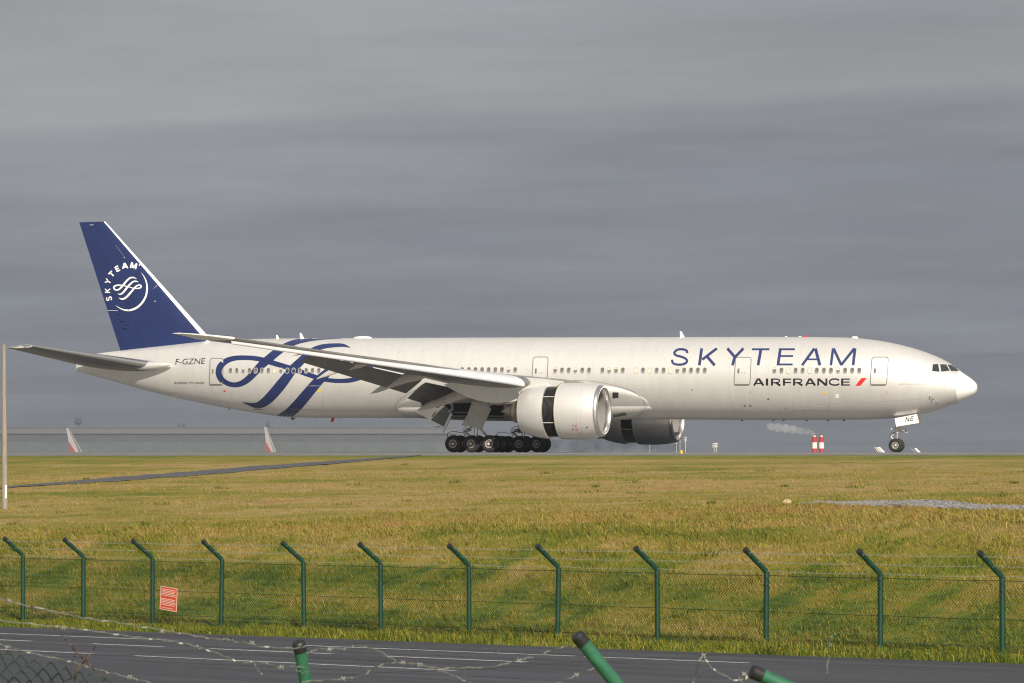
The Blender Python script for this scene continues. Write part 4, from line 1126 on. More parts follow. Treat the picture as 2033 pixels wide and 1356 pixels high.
# ---- engines
def engine(sg):
    y = 9.6 * sg
    lipc = L(1200, 816, -9.6) if sg < 0 else np.array([L(1200, 816, -9.6)[0], 9.6, L(1300, 883, 9.6)[2] + 2.075])
    O = (lipc[0], lipc[1], lipc[2])
    # outer skin of the front cowl (a is aft = negative x)
    prof = [(-0.30, 1.905), (-0.7, 1.985), (-1.2, 2.045), (-1.8, 2.075), (-2.4, 2.078), (-2.9, 2.065), (-3.22, 2.05), (-3.22, 1.86), (-2.9, 1.80)]
    mb = MB(); mb.lathe(prof, O, 'x', 72); eng = mb.build('engine', MAT['silver'], plane); 
    eng['label'] = 'engine on the near side in sunlight' if sg < 0 else 'engine on the far side in shadow'
    lp = [(-0.30, 1.906)] + [(-0.30 + 0.30 * math.sin(t), 1.72 + 0.186 * math.cos(t)) if t < math.pi / 2 else (-0.42 + 0.42 * math.sin(t), 1.72 + 0.14 * math.cos(t)) for t in np.linspace(0.1, math.pi, 14)]
    mb = MB(); mb.lathe(lp, O, 'x', 72); mb.build('inlet_lip', MAT['lip'], eng)
    mb = MB(); mb.lathe([(-0.42, 1.58), (-0.8, 1.585), (-1.4, 1.62), (-1.75, 1.63)], O, 'x', 72); mb.build('inlet_duct', MAT['duct'], eng)
    mb = MB(); mb.lathe([(-1.8, 1.63), (-1.8, 0.3)], O, 'x', 72); mb.build('fan_backing', MAT['dark'], eng)
    mb = MB()
    for k in range(22):
        a = 2 * math.pi * k / 22; rows_ = []
        for r in np.linspace(0.4, 1.61, 7):
            tw = 0.35 + 0.75 * (r / 1.6); sw = a + 0.16 * math.sin(r * 2.2)
            ry, rz = math.cos(sw), math.sin(sw); ty, tz = -rz, ry
            c = 0.20
            rows_.append([(O[0] - 1.62 + c * math.cos(tw), O[1] + ry * r + ty * c * math.sin(tw), O[2] + rz * r + tz * c * math.sin(tw)), (O[0] - 1.62 - c * math.cos(tw), O[1] + ry * r - ty * c * math.sin(tw), O[2] + rz * r - tz * c * math.sin(tw))])
        mb.rings(rows_, False, 0, False)
    mb.build('fan_blades', MAT['cascade'], eng)
    mb = MB(); mb.lathe([(-1.62, 0.42), (-1.45, 0.40), (-1.2, 0.27), (-1.0, 0.10), (-0.96, 0.01)], O, 'x', 32); mb.build('spinner', MAT['dark'], eng)
    # thrust reverser: sleeve slid aft, cascades in the gap
    mb = MB(); mb.lathe([(-3.0, 1.72), (-4.5, 1.66)], O, 'x', 72); casc = mb.build('cascade_drum', MAT['dark'], eng)
    mb = MB()
    for i in range(10):
        a = -3.26 - i * 0.09
        mb.lathe([(a, 1.74), (a - 0.012, 1.83), (a - 0.05, 1.86), (a - 0.05, 1.74)], O, 'x', 72)
    mb.build('cascade_vane', MAT['cascade'], eng)
    for k in range(6):
        a = math.radians(-93 + 60 * k); c_, s_ = math.cos(a), math.sin(a)
        p = Vector(O) + Vector((-3.66, c_ * 1.89, s_ * 1.89))
        mb = MB(); mb.box(p, (0.98, 0.045, 0.045), Matrix.Rotation(a, 3, 'X')); mb.build('reverser_track', MAT['steel'], eng)
    mb = MB(); mb.lathe([(-3.215, 2.052), (-3.25, 2.045), (-3.255, 1.90)], O, 'x', 72); mb.build('cowl_edge', MAT['greenedge'], eng)
    sp = [(-4.18, 1.86), (-4.18, 2.03), (-4.4, 2.025), (-4.8, 1.98), (-5.3, 1.88), (-5.8, 1.745), (-6.25, 1.58), (-6.25, 1.53), (-5.6, 1.62), (-4.8, 1.74)]
    mb = MB(); mb.lathe(sp, O, 'x', 72); mb.build('reverser_sleeve', MAT['silver'], eng)
    mb = MB(); mb.lathe([(-5.0, 0.98), (-6.0, 0.98), (-6.55, 0.90), (-6.95, 0.80), (-6.95, 0.76), (-6.3, 0.8)], O, 'x', 48); mb.build('exhaust_nozzle', MAT['exhaust'], eng)
    mb = MB(); mb.lathe([(-6.2, 0.60), (-6.8, 0.55), (-7.4, 0.33), (-7.95, 0.05), (-8.0, 0.01)], O, 'x', 32); mb.build('exhaust_plug', MAT['exhaust'], eng)
    mb = MB(); mb.lathe([(-4.5, 1.6), (-6.0, 0.95)], O, 'x', 48); mb.build('core_cowl', MAT['dark'], eng)
    # pylon
    dz = O[2] - L(1200, 816, -9.6)[2]
    poly = [L(px, py, -9.6) for px, py in ((884, 764), (905, 776), (930, 788), (952, 795.5), (985, 801), (1024, 797), (1060, 790), (1100, 775), (1120, 757.5), (1080, 752), (1030, 748), (950, 745))]
    poly = [Vector((p[0], y + 0.34, p[2] + dz)) for p in poly]
    mb = MB(); mb.prism(poly, (0, -0.68, 0)); mb.build('pylon', MAT['silver'], eng, False)
    pb = [L(px, py, -9.6) for px, py in ((952, 793), (985, 799), (1024, 795), (1024, 800.5), (990, 805), (958, 799.5))]
    mb = MB(); mb.prism([Vector((p[0], y + 0.30, p[2] + dz)) for p in pb], (0, -0.60, 0)); mb.build('heat_shield', MAT['exhaust'], eng, False)
    # strakes, latches, drain
    BVe = None
    if sg < 0:
        BVe = bvh_of(eng)
        for x, y_, w_, h_, k in [(1140, 850, 9, 7, 'seam'), (1165, 848.5, 4, 2.5, 'line')]:
            D = Decal(BVe, 0.012); D.quad((x - w_ / 2, y_ - h_ / 2), (x + w_ / 2, y_ - h_ / 2), (x + w_ / 2, y_ + h_ / 2), (x - w_ / 2, y_ + h_ / 2), 2, 2); D.build('placard', MAT[k], eng)
        D = Decal(BVe, 0.012); D.ribbon([(1145, 840), (1147, 855), (1154, 868)], 0.6, False, 1); D.build('panel_seam', MAT['red'], eng)
        D = Decal(BVe, 0.012); D.ribbon([(1155, 762), (1152.5, 790), (1152, 815), (1153, 840), (1157, 866)], 0.5, True, 1); D.build('panel_seam', MAT['seam'], eng)
        for (x, y_) in ((1137, 844), (1143, 845), (1137, 853), (1144, 853)):
            D = Decal(BVe, 0.016); D.quad((x - 1, y_ - 1), (x + 1.2, y_ - 1), (x + 1.2, y_ + 1), (x - 1, y_ + 1), 1, 1); D.build('placard', MAT['red'], eng)
    st0 = Vector(O) + Vector((-1.6, -sg * 1.42, 1.50)); 
    mb = MB(); mb.prism([st0 + Vector((0.6, sg * -0.02, 0)), st0 + Vector((-0.9, 0, 0)), st0 + Vector((-0.9, -sg * 0.26, 0.26)), st0 + Vector((-0.1, -sg * 0.22, 0.22))], (0, 0.015, 0.03)); mb.build('strake', MAT['silver'], eng, False)
    mb = MB(); b0 = Vector(O) + Vector((-6.0, 0, -1.45)); mb.prism([b0 + Vector((0.6, 0.1, 0.1)), b0 + Vector((-0.55, 0.1, 0.2)), b0 + Vector((-0.7, 0.1, -0.15)), b0 + Vector((0.5, 0.1, -0.05))], (0, -0.2, 0)); mb.build('drain_mast', MAT['dark'], eng, False)
engine(-1); engine(1)

# ---- wheels and gear
def wheel_mesh(name, R, wd):
    mb = MB(); h = wd / 2; ri = R * 0.50
    tp = [(-h * 0.80, ri), (-h, R * 0.60), (-h * 1.0, R * 0.74), (-h * 0.93, R * 0.87), (-h * 0.76, R * 0.965), (-h * 0.5, R * 0.995), (-h * 0.46, R * 0.975), (-h * 0.42, R * 0.998), (-h * 0.06, R), (-h * 0.03, R * 0.978), (h * 0.03, R * 0.978), (h * 0.06, R), (h * 0.42, R * 0.998), (h * 0.46, R * 0.975), (h * 0.5, R * 0.995), (h * 0.76, R * 0.965), (h * 0.93, R * 0.87), (h, R * 0.74), (h, R * 0.60), (h * 0.80, ri)]
    mb.lathe(tp, (0, 0, 0), 'y', 40, 0)
    for sgn in (-1, 1):
        mb.lathe([(sgn * h * 0.80, ri), (sgn * h * 0.86, ri * 0.97), (sgn * h * 0.86, ri * 0.84), (sgn * h * 0.62, ri * 0.80)], (0, 0, 0), 'y', 40, 1)
        mb.lathe([(sgn * h * 0.62, ri * 0.80), (sgn * h * 0.50, ri * 0.55), (sgn * h * 0.58, ri * 0.40)], (0, 0, 0), 'y', 40, 2)
        mb.lathe([(sgn * h * 0.58, ri * 0.40), (sgn * h * 0.82, ri * 0.34), (sgn * h * 0.95, ri * 0.22), (sgn * h * 0.97, 0.004)], (0, 0, 0), 'y', 24, 1)
        for k in range(9):
            a = 2 * math.pi * k / 9
            mb.box((math.cos(a) * ri * 0.62, sgn * h * 0.56, math.sin(a) * ri * 0.62), (ri * 0.14, h * 0.12, ri * 0.14), Matrix.Rotation(-a, 3, 'Y'), 1)
    return mb.mesh(name, [MAT['tyre'], MAT['rim'], MAT['hub']], True, 40)
MW = wheel_mesh('main_wheel', 0.645, 0.50); NWH = wheel_mesh('nose_wheel', 0.515, 0.38)
S_MG = 37.15
def main_gear(sg):
    y = 5.49 * sg; mb = MB(); x = -S_MG
    top = Vector((x + 0.35, y - 0.15 * sg, 4.5)); bot = Vector((x, y, 0.80))
    mb.tube([top, top.lerp(bot, 0.52)], 0.25, 18); mb.tube([top.lerp(bot, 0.48), top.lerp(bot, 0.62)], 0.30, 18); mb.tube([top.lerp(bot, 0.55), bot], 0.155, 16, 1)
    mb.box((x, y, 0.66), (3.3, 0.26, 0.30)); mb.box((x, y, 0.86), (0.55, 0.36, 0.40))
    for dx in (-1.45, 0, 1.45):
        mb.tube([(x + dx, y - 1.0, 0.645), (x + dx, y + 1.0, 0.645)], 0.09, 12)
    g = mb.build('main_gear', [MAT['gear'], MAT['lip']], plane)
    g['label'] = 'main landing gear on the near side' if sg < 0 else 'main landing gear on the far side in shadow'
    for dx in (-1.45, 0, 1.45):
        for dy in (-0.70, 0.70):
            o = link('wheel', MW, g); o.location = (x + dx, y + dy, 0.645)
            o.rotation_euler = (0, random.uniform(0, 6.28), 0)
    def part(name, pts, r, mat='gear', n=8):
        mb = MB(); mb.tube(pts, r, n); return mb.build(name, MAT[mat], g)
    part('torque_link', [(x - 0.18, y, 2.0), (x - 0.75, y, 1.55), (x - 0.20, y, 1.05)], 0.07); part('torque_link', [(x - 0.18, y + 0.18, 2.0), (x - 0.75, y + 0.1, 1.55), (x - 0.20, y + 0.18, 1.05)], 0.055)
    part('truck_positioner', [(x + 0.12, y, 2.15), (x + 1.15, y, 0.95)], [0.09, 0.06]); part('truck_positioner', [(x + 0.3, y + 0.2, 1.95), (x + 1.2, y + 0.2, 0.92)], 0.035, 'hose')
    part('drag_brace', [(x + 0.3, y, 3.3), (x + 3.2, y - 0.8 * sg, 4.4)], 0.12); part('side_brace', [(x, y, 3.2), (x + 0.2, y - 2.6 * sg, 3.9)], 0.13)
    part('brake_hose', catmull([(x - 0.25, y - 0.2, 1.75), (x - 0.9, y - 0.35, 1.5), (x - 1.6, y - 0.3, 1.58), (x - 2.05, y - 0.3, 1.45), (x - 2.1, y - 0.3, 1.05)], 18), 0.022, 'hose', 6)
    part('brake_hose', catmull([(x - 0.2, y + 0.2, 1.9), (x - 0.8, y + 0.25, 1.75), (x - 0.95, y + 0.2, 1.4), (x - 0.7, y + 0.2, 1.1)], 14), 0.03, 'hose', 6)
    part('brake_hose', catmull([(x - 0.15, y - 0.25, 2.1), (x - 0.62, y - 0.3, 1.95), (x - 0.85, y - 0.3, 1.65), (x - 0.5, y - 0.3, 1.3)], 14), 0.035, 'steel', 6)
    part('actuator', [(x - 0.3, y - 0.05, 1.72), (x - 0.62, y - 0.05, 1.62)], 0.10, 'gear', 10)
    # leg door, outboard
    q = [L(px, py, -6.35) for px, py in ((916.5, 844.5), (928, 825), (938, 797), (966, 800), (975.5, 812), (957, 852), (940, 848))]
    mb = MB(); mb.prism([Vector((p[0], -p[1] * sg if sg > 0 else p[1], p[2])) for p in q], (0, -0.07 * sg * -1, 0)); mb.build('gear_door', MAT['flapfair'], g, False)
    part('door_strut', [(x, y, 2.6), (x, y + 0.8 * sg, 2.6)], 0.05); part('door_strut', [(x + 0.2, y, 3.6), (x + 0.2, y + 0.8 * sg, 3.5)], 0.05)
main_gear(-1); main_gear(1)
# open belly door, and dark patches painting the shade around it
q = [L(px, py, -2.6) for px, py in ((824, 818), (883, 848), (898, 821), (885, 806), (850, 800))]
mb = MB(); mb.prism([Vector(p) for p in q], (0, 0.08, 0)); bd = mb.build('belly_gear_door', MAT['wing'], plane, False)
q = [L(px, py, -2.75) for px, py in ((881, 847), (878.5, 862), (886, 848), (898, 822), (894, 820))]
mb = MB(); mb.prism([Vector(p) for p in q], (0, 0.10, 0)); mb.build('door_edge', MAT['silver'], bd, False)
mb = MB(); mb.tube([L(866, 815, -2.9), L(859, 824, -2.75)], 0.05, 8); mb.build('door_rib', MAT['wing'], bd)
mb = MB(); mb.tube([L(898, 812, -3.2), L(892, 818, -2.9)], 0.10, 10); mb.build('door_actuator', MAT['steel'], bd)
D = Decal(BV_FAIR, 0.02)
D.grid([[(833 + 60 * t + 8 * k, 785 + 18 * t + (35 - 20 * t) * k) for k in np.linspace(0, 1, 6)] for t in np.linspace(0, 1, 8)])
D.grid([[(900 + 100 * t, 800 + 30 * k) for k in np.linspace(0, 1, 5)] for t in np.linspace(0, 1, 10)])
D.build('bay_shade_patch', MAT['dark'], fairing)  # flat dark sheets paint the shade at the gear onto the fairing skin

# nose gear
mb = MB(); xn = -6.03
mb.tube([(xn + 0.10, 0, 3.0), (xn + 0.04, 0, 1.55)], 0.15, 16); mb.tube([(xn + 0.06, 0, 1.9), (xn + 0.05, 0, 1.45)], 0.19, 16); mb.tube([(xn + 0.04, 0, 1.6), (xn, 0, 0.52)], 0.10, 14, 1)
mb.tube([(xn, -0.45, 0.515), (xn, 0.45, 0.515)], 0.07, 12)
ng = mb.build('nose_gear', [MAT['gear'], MAT['lip']], plane)
for dy in (-0.32, 0.32):
    o = link('wheel', NWH, ng); o.location = (xn, dy, 0.515); o.rotation_euler = (0, random.uniform(0, 6), 0)
def ngp(name, pts, r, mat='gear', n=8):
    mb = MB(); mb.tube(pts, r, n); return mb.build(name, MAT[mat], ng)
ngp('torque_link', [(xn - 0.05, 0, 1.5), (xn - 0.42, 0, 1.15), (xn - 0.05, 0, 0.75)], 0.045); ngp('steering_actuator', [(xn - 0.35, -0.2, 1.72), (xn + 0.35, -0.2, 1.72)], 0.085)
for dy in (-0.24, 0.24):
    mb = MB(); mb.lathe([(0.0, 0.04), (0.04, 0.10), (0.20, 0.13), (0.22, 0.125), (0.222, 0.01)], (xn + 0.45, dy, 1.62), 'x', 16); mb.build('taxi_light', MAT['rim'], ng)
ngp('light_bracket', [(xn + 0.1, 0, 1.6), (xn + 0.5, 0, 1.5), (xn + 0.85, 0, 1.5)], 0.06); ngp('drag_brace', [(xn + 0.1, 0, 1.75), (xn + 1.3, 0, 2.75)], 0.07)
ngp('hose', catmull([(xn - 0.1, -0.12, 1.5), (xn - 0.45, -0.14, 1.35), (xn - 0.4, -0.14, 1.05), (xn - 0.15, -0.12, 0.7)], 10), 0.02, 'hose', 6)
for sg in (-1, 1):
    y = 0.78 * sg
    q = [L(px, py, -0.78) for px, py in ((1776.5, 830.5), (1820.5, 822), (1825, 839.5), (1779.5, 847.2))]
    mb = MB(); mb.prism([Vector((p[0], y, p[2])) for p in q], (0, 0.05 * sg, 0)); nd = mb.build('nose_gear_door', MAT['white'], plane, False)
    if sg < 0:
        BVD = bvh_of(nd); 
        for x0, y0, gl in ((1797.5, 837.6, [[(0.1, 0), (0.1, 1)], [(0.1, 1), (0.9, 0)], [(0.9, 0), (0.9, 1)]]), (1806.8, 836.2, [[(0.15, 0), (0.15, 1)], [(0.15, 0.93), (0.9, 0.93)], [(0.15, 0.5), (0.85, 0.5)], [(0.15, 0.07), (0.9, 0.07)]])):
            D = Decal(BVD, 0.010)
            for pts in gl: D.ribbon([(x0 + 7.0 * a + 1.0 * b_, y0 - 9.2 * b_ - 1.0 * a) for a, b_ in pts], 1.35, False, 1, 2.0)
            D.build('letter', MAT['black'], nd)
        D = Decal(BVD, 0.006); D.ribbon([(1788.5, 829), (1789.5, 845)], 0.7, False, 1); D.build('door_seam', MAT['line'], nd)

# ================================================================== FENCE ACROSS THE ROAD
z_bend = lambda u: EYE[2] - 3.083 + (u / F_LEN) * (3.083 - 2.626)
fence = empty('security_fence', uvp(0, 0, float(z_base(0))), math.atan2(FE[1], FE[0]))
tag(fence, 'green chain-link fence with angled barbed-wire arms at the foot of the grass bank', 'fence')
f_org = np.array(uvp(0, 0, float(z_base(0))))
def floc(u, v, z): return (u, v, z - f_org[2])
post_px = [47, 167, 304, 442, 603, 756, 931, 1109, 1304, 1521, 1747, 1988]
post_u = [float(u_at(p, 0.0)) for p in post_px]
post_u = [post_u[0] - 3.4] + post_u + [post_u[-1] + 3.4]
R_P = 0.062
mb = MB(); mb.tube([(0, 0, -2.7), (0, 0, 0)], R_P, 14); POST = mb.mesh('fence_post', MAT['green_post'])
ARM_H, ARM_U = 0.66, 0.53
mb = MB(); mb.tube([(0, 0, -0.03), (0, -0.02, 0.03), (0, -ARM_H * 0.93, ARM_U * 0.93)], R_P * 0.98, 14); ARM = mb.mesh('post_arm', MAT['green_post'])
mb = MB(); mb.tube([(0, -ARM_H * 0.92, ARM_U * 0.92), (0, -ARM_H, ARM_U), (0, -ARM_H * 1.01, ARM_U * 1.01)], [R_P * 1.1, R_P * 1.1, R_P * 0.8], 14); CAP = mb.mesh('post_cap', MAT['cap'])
for i, u in enumerate(post_u):
    o = link('post', POST, fence); o.location = floc(u, 0, z_bend(u))
    o.rotation_euler = (random.uniform(-.012, .012), random.uniform(-.018, .018), random.uniform(-.07, .07))
    link('arm', ARM, o); link('cap', CAP, o)
# chain-link panels, one per bay
PW, CELL, CH = 3.4, 0.085, 0.075
n_w = int(PW / CELL); n_s = int(1.98 / CH)
mb = MB()
for k in range(n_w + 1):
    pts = [((k + (j % 2)) * PW / (n_w + 1), 0.006 * (1 if (j % 2) else -1), -0.06 - j * CH) for j in range(n_s + 1)]
    mb.tube(pts, 0.0075, 3, caps=False)
PANEL = mb.mesh('chain_link', MAT['mesh'], False)
slope_ang = math.atan2(float(z_bend(F_LEN) - z_bend(0)), F_LEN)
for a_, b_ in zip(post_u[:-1], post_u[1:]):
    o = link('chain_link_panel', PANEL, fence); o['kind'] = 'stuff'
    o.location = floc(a_, 0.075, z_bend(a_)); o.scale = ((b_ - a_) / PW, 1, 1); o.rotation_euler = (0, -slope_ang, 0)
U0, U1 = post_u[0], post_u[-1]
for dv, dz, r, m_, nm in ((-ARM_H * .86, ARM_U * .86, 0.0045, 'galv', 'barbed_strand'), (-ARM_H * .46, ARM_U * .46, 0.0045, 'galv', 'barbed_strand'), (-0.03, 0.03, 0.0045, 'galv', 'barbed_strand'),
                          (0.07, -0.07, 0.006, 'mesh', 'line_wire'), (0.07, -0.88, 0.006, 'mesh', 'line_wire'), (0.07, -1.55, 0.006, 'mesh', 'line_wire')):
    mb = MB(); pts = []
    for a_, b_ in zip(post_u[:-1], post_u[1:]):
        for k in range(5):
            t = k / 5; u = a_ + (b_ - a_) * t
            pts.append(floc(u, dv, float(z_bend(u)) + dz - 0.035 * 4 * t * (1 - t) * (1 if nm == 'barbed_strand' else 0.4)))
    pts.append(floc(U1, dv, float(z_bend(U1)) + dz))
    mb.tube(pts, r, 5)
    if nm == 'barbed_strand':
        u = U0
        while u < U1:
            z = float(z_bend(u)) + dz - 0.012
            mb.tube([floc(u - 0.012, dv - 0.02, z - 0.025), floc(u + 0.012, dv + 0.02, z + 0.025)], 0.004, 3)
            u += 0.14
    mb.build(nm, MAT[m_], fence)
# red notice on the fence
us = float(u_at(337, -0.08)); pc = uvp(us, -0.09, 0)
sc = F / pc[1]; zc_s = at(337, 1189, pc[1])[2]
sg_ = empty('notice_board', (pc[0], pc[1], zc_s - 0.33), math.atan2(FE[1], FE[0]))
tag(sg_, 'red rectangular notice with pale lines of text hung on the chain-link fence', 'sign')
sw, sh = 33 / sc / (FE[0] - FE[1] * (337 - 1016.5) / F), 46.5 / sc
tilt = Matrix.Rotation(math.radians(4.0), 3, 'Y')
def sgb(name, x0, x1, z0, z1, y, th, mat, parent):
    mb = MB(); c = tilt @ Vector(((x0 + x1) / 2 - sw / 2, y, (z0 + z1) / 2 - sh / 2)); mb.box(c + Vector((0, 0, 0.33)), (x1 - x0, th, z1 - z0), tilt)
    return mb.build(name, MAT[mat], parent, False)
pl = sgb('board', 0, sw, 0, sh, 0, 0.012, 'sign_red', sg_)
for a_ in ((0, sw, sh - 0.018, sh), (0, sw, 0, 0.018), (0, 0.022, 0.018, sh - 0.018), (sw - 0.022, sw, 0.018, sh - 0.018)): sgb('border', *a_, -0.009, 0.004, 'sign_white', pl)
for fz, fx0, fx1 in ((0.885, .1, .9), (0.815, .1, .88), (0.755, .1, .87), (0.69, .06, .92), (0.625, .05, .93), (0.475, .06, .9), (0.415, .06, .88), (0.35, .04, .92), (0.285, .06, .95), (0.22, .06, .88), (0.10, .12, .8)):
    x = fx0
    while x < fx1 - 0.02:                    # rows of short strokes: lines of text too small to read
        wd = random.uniform(0.06, 0.15); e = min(x + wd, fx1)
        sgb('text_line', x * sw, e * sw, fz * sh - 0.009, fz * sh + 0.009, -0.0085, 0.004, 'sign_white', pl)
        x = e + 0.016

# ================================================================== NEAR FENCE, out of focus at the bottom edge
D_N = 31.0
near_u = empty('roadside_fence', (0.0, D_N, float(ground_z(0.0, D_N))), 0.0)
tag(near_u, 'green fence with leaning posts and loose barbed wire nearest the camera', 'fence')
n_org = np.array([0.0, D_N, float(ground_z(0.0, D_N))])
def nl(px, py, Y=D_N): return Vector(at(px, py, Y) - n_org)
R_N = 0.056
def near_post(tip_px, dirv, arm_len, Y):
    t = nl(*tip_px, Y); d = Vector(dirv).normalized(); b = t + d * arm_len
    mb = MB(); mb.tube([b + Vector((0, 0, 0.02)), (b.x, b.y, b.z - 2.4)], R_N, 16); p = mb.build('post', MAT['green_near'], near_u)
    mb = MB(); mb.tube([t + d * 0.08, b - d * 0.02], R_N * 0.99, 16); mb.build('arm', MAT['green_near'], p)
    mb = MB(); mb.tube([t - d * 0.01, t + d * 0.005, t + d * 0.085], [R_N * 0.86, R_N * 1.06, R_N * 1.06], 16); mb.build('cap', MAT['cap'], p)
near_post((593, 1276), (0.14, 0.35, -0.9), 0.72, 30.0)
near_post((1146, 1262), (0.50, 0.2, -0.62), 0.86, 27.5)
near_post((1494, 1333), (0.60, 0.15, -0.27), 0.80, 27.0)
strands = [
    [(-20, 1184), (8, 1191), (42, 1200), (133, 1219.5), (167, 1227), (241, 1237), (307, 1249), (369, 1259), (418, 1267.5), (455, 1270), (470, 1275), (500, 1277), (518, 1284), (582, 1287), (606, 1284)],
    [(-20, 1230), (98, 1243), (157, 1249), (209, 1256.5), (270.5, 1265), (332, 1272), (381, 1281), (430, 1297), (475, 1314), (503, 1314), (531, 1317.5), (557, 1325), (592.5, 1324), (613, 1329), (604, 1336), (588, 1330)],
    [(-20, 1276), (0, 1280), (59, 1296), (138, 1313), (172, 1323), (211.5, 1334), (266, 1347), (320, 1362)],
    [(610, 1298), (633, 1289), (687, 1287.5), (705, 1283), (730.6, 1285.5), (756, 1294.5), (792, 1315), (820, 1316), (863.6, 1326), (925, 1326), (981, 1323), (1028, 1311), (1067.6, 1301.6), (1099.5, 1289.7), (1128, 1283), (1160, 1282)],
    [(600, 1353), (659, 1349.5), (718, 1342), (741, 1326.5), (769, 1317.5), (792, 1316), (833, 1320), (863.6, 1329), (902, 1342), (945, 1362)],
    [(1095, 1362), (1139, 1343), (1176.5, 1328), (1200, 1330)],
    [(1374, 1362), (1393, 1303), (1405, 1316), (1421, 1332), (1463, 1352), (1482, 1345), (1476, 1337), (1468, 1349), (1500, 1346)],
    [(505, 1316), (512, 1330), (520, 1338)], [(1640, 1362), (1645, 1300), (1650, 1268), (1658, 1258)]]
for k, st_ in enumerate(strands):
    Yk = 29.0 + 0.35 * (k % 3)
    thin = 0.003 if k >= 7 else 0.0043
    C = [nl(p[0], p[1], Yk + 0.25 * math.sin(i * 0.9 + k)) for i, p in enumerate(catmull(st_, len(st_) * 6))]
    for i, p in enumerate(C): C[i] = p + Vector((0.004 * math.sin(i * 2.1), 0, 0.005 * math.sin(i * 1.7 + k)))
    mb = MB(); mb.tube(C, thin, 6)
    # the second wire twisted around and the barbs
    mb.tube([p + Vector((0.004 * math.cos(i * 1.9), 0, 0.004 * math.sin(i * 1.9))) for i, p in enumerate(C)], thin * 0.8, 4)
    if k < 7:
        for i in range(9, len(C) - 2, 31):
            p = C[i]
            for a in (0.6, 2.3):
                d = Vector((math.cos(a) * 0.022, 0.012, math.sin(a) * 0.022)); mb.tube([p - d, p + d], 0.003, 4)
    mb.build('barbed_strand', MAT['galv'], near_u)
# slack chain-link, lower left corner
mb = MB(); cw, chh = 28.0, 15.5
def cell(i, j):
    x = -40 + i * cw + (cw / 2 if j % 2 else 0) + 3 * math.sin(i * 1.3 + j); y = 1284 + j * chh + 0.27 * (x + 20) + 2 * math.sin(i * 2.1 + j * 1.7)
    return nl(x, y, 27.0 + 0.08 * math.sin(i + j))
for j in range(0, 12):
    for i in range(0, 12):
        c0 = cell(i, j)
        if j % 2 == 0: nb = [(i, j + 1), (i - 1, j + 1)]
        else: nb = [(i, j + 1), (i + 1, j + 1)]
        for a, b in nb:
            if a < 0: continue
            mid = (c0 + cell(a, b)) / 2 + Vector((0.006 * math.sin(i * 3 + j), 0.01, 0.004))
            mb.tube([c0, mid, cell(a, b)], 0.0055, 5, caps=False)
mb.build('chain_link', MAT['mesh'], near_u)['kind'] = 'stuff'
# bare twigs caught in the wire
tw = empty('bare_twig', at(160, 1340, 28.5).tolist()); t_org = np.array(tw.location)
tag(tw, 'thin leafless brown bramble stem tangled in the near barbed wire', 'twig')
for nm, pts, r in (('stem', [(150, 1362), (149, 1338), (163, 1318), (176, 1303), (191, 1281)], 0.010), ('side_shoot', [(128, 1266), (138, 1278), (151, 1294), (160, 1303), (166, 1312)], 0.007), ('side_shoot', [(160, 1303), (178, 1318), (190, 1332), (206, 1346), (216, 1362)], 0.007),
                   ('side_shoot', [(60, 1203), (84, 1218), (104, 1236), (112, 1252)], 0.006), ('side_shoot', [(128, 1266), (112, 1252), (100, 1246)], 0.005), ('side_shoot', [(151, 1294), (147, 1305), (143, 1316)], 0.005)):
    C = [Vector(at(p[0], p[1], 28.5 + 0.1 * math.sin(i)) - t_org) for i, p in enumerate(catmull(pts, 16))]
    mb = MB(); mb.tube(C, [r * (1 - 0.6 * i / len(C)) for i in range(len(C))], 6); mb.build(nm, MAT['twig'], tw)

# ================================================================== POLE, STONE, MARKER
g = gnd(9.5, 1011); h_p = at(7, 684, g[1])[2] - g[2]; pxm = F / g[1]
pole = empty('utility_pole', (g[0], g[1], g[2]))
tag(pole, 'weathered grey brown pole standing in the grass at the far left edge', 'pole')
mb = MB(); r0 = 6.3 / pxm; mb.tube([(0, 0, -0.6), (0, 0, 0.2), (-0.02, 0, h_p * 0.35), (-0.06, 0, h_p * 0.7), (-0.075, 0, h_p)], [r0, r0, r0 * 0.86, r0 * 0.72, r0 * 0.66], 14); mb.build('shaft', MAT['wood'], pole)
zz = at(12, 712, g[1])[2] - g[2]; mb = MB(); mb.tube([(0, 0, zz), (0.10, -0.02, zz), (0.13, -0.02, zz - 0.03)], 0.012, 6); mb.build('hook', MAT['line'], pole)
zz = at(12, 976, g[1])[2] - g[2]; mb = MB(); mb.box((r0 * 0.45, -r0 * 0.92, zz), (3.2 / pxm, 0.01, 26 / pxm)); mb.build('name_plate', MAT['white'], pole, False)
g = gnd(1563, 1003); bm_ = MB(); rows = []
for t in np.linspace(0.05, math.pi * 0.62, 8):
    rows.append([(0.20 * math.sin(t) * math.cos(a) * (1 + 0.25 * math.sin(a * 3 + t * 4)), 0.16 * math.sin(t) * math.sin(a), 0.17 * math.cos(t) * (1 + 0.15 * math.sin(a * 2 + t * 3))) for a in np.linspace(0, 2 * math.pi, 14, endpoint=False)])
bm_.rings(rows, True); MAT['stone'] = pbr('tan_stone', (0.42, 0.30, 0.18), 0.9, 0, 0.3, 9, bump=0.5)
o = bm_.build('stone', MAT['stone']); o.location = (g[0], g[1], g[2] + 0.05); tag(o, 'small tan stone at the left end of the gravel path', 'stone')
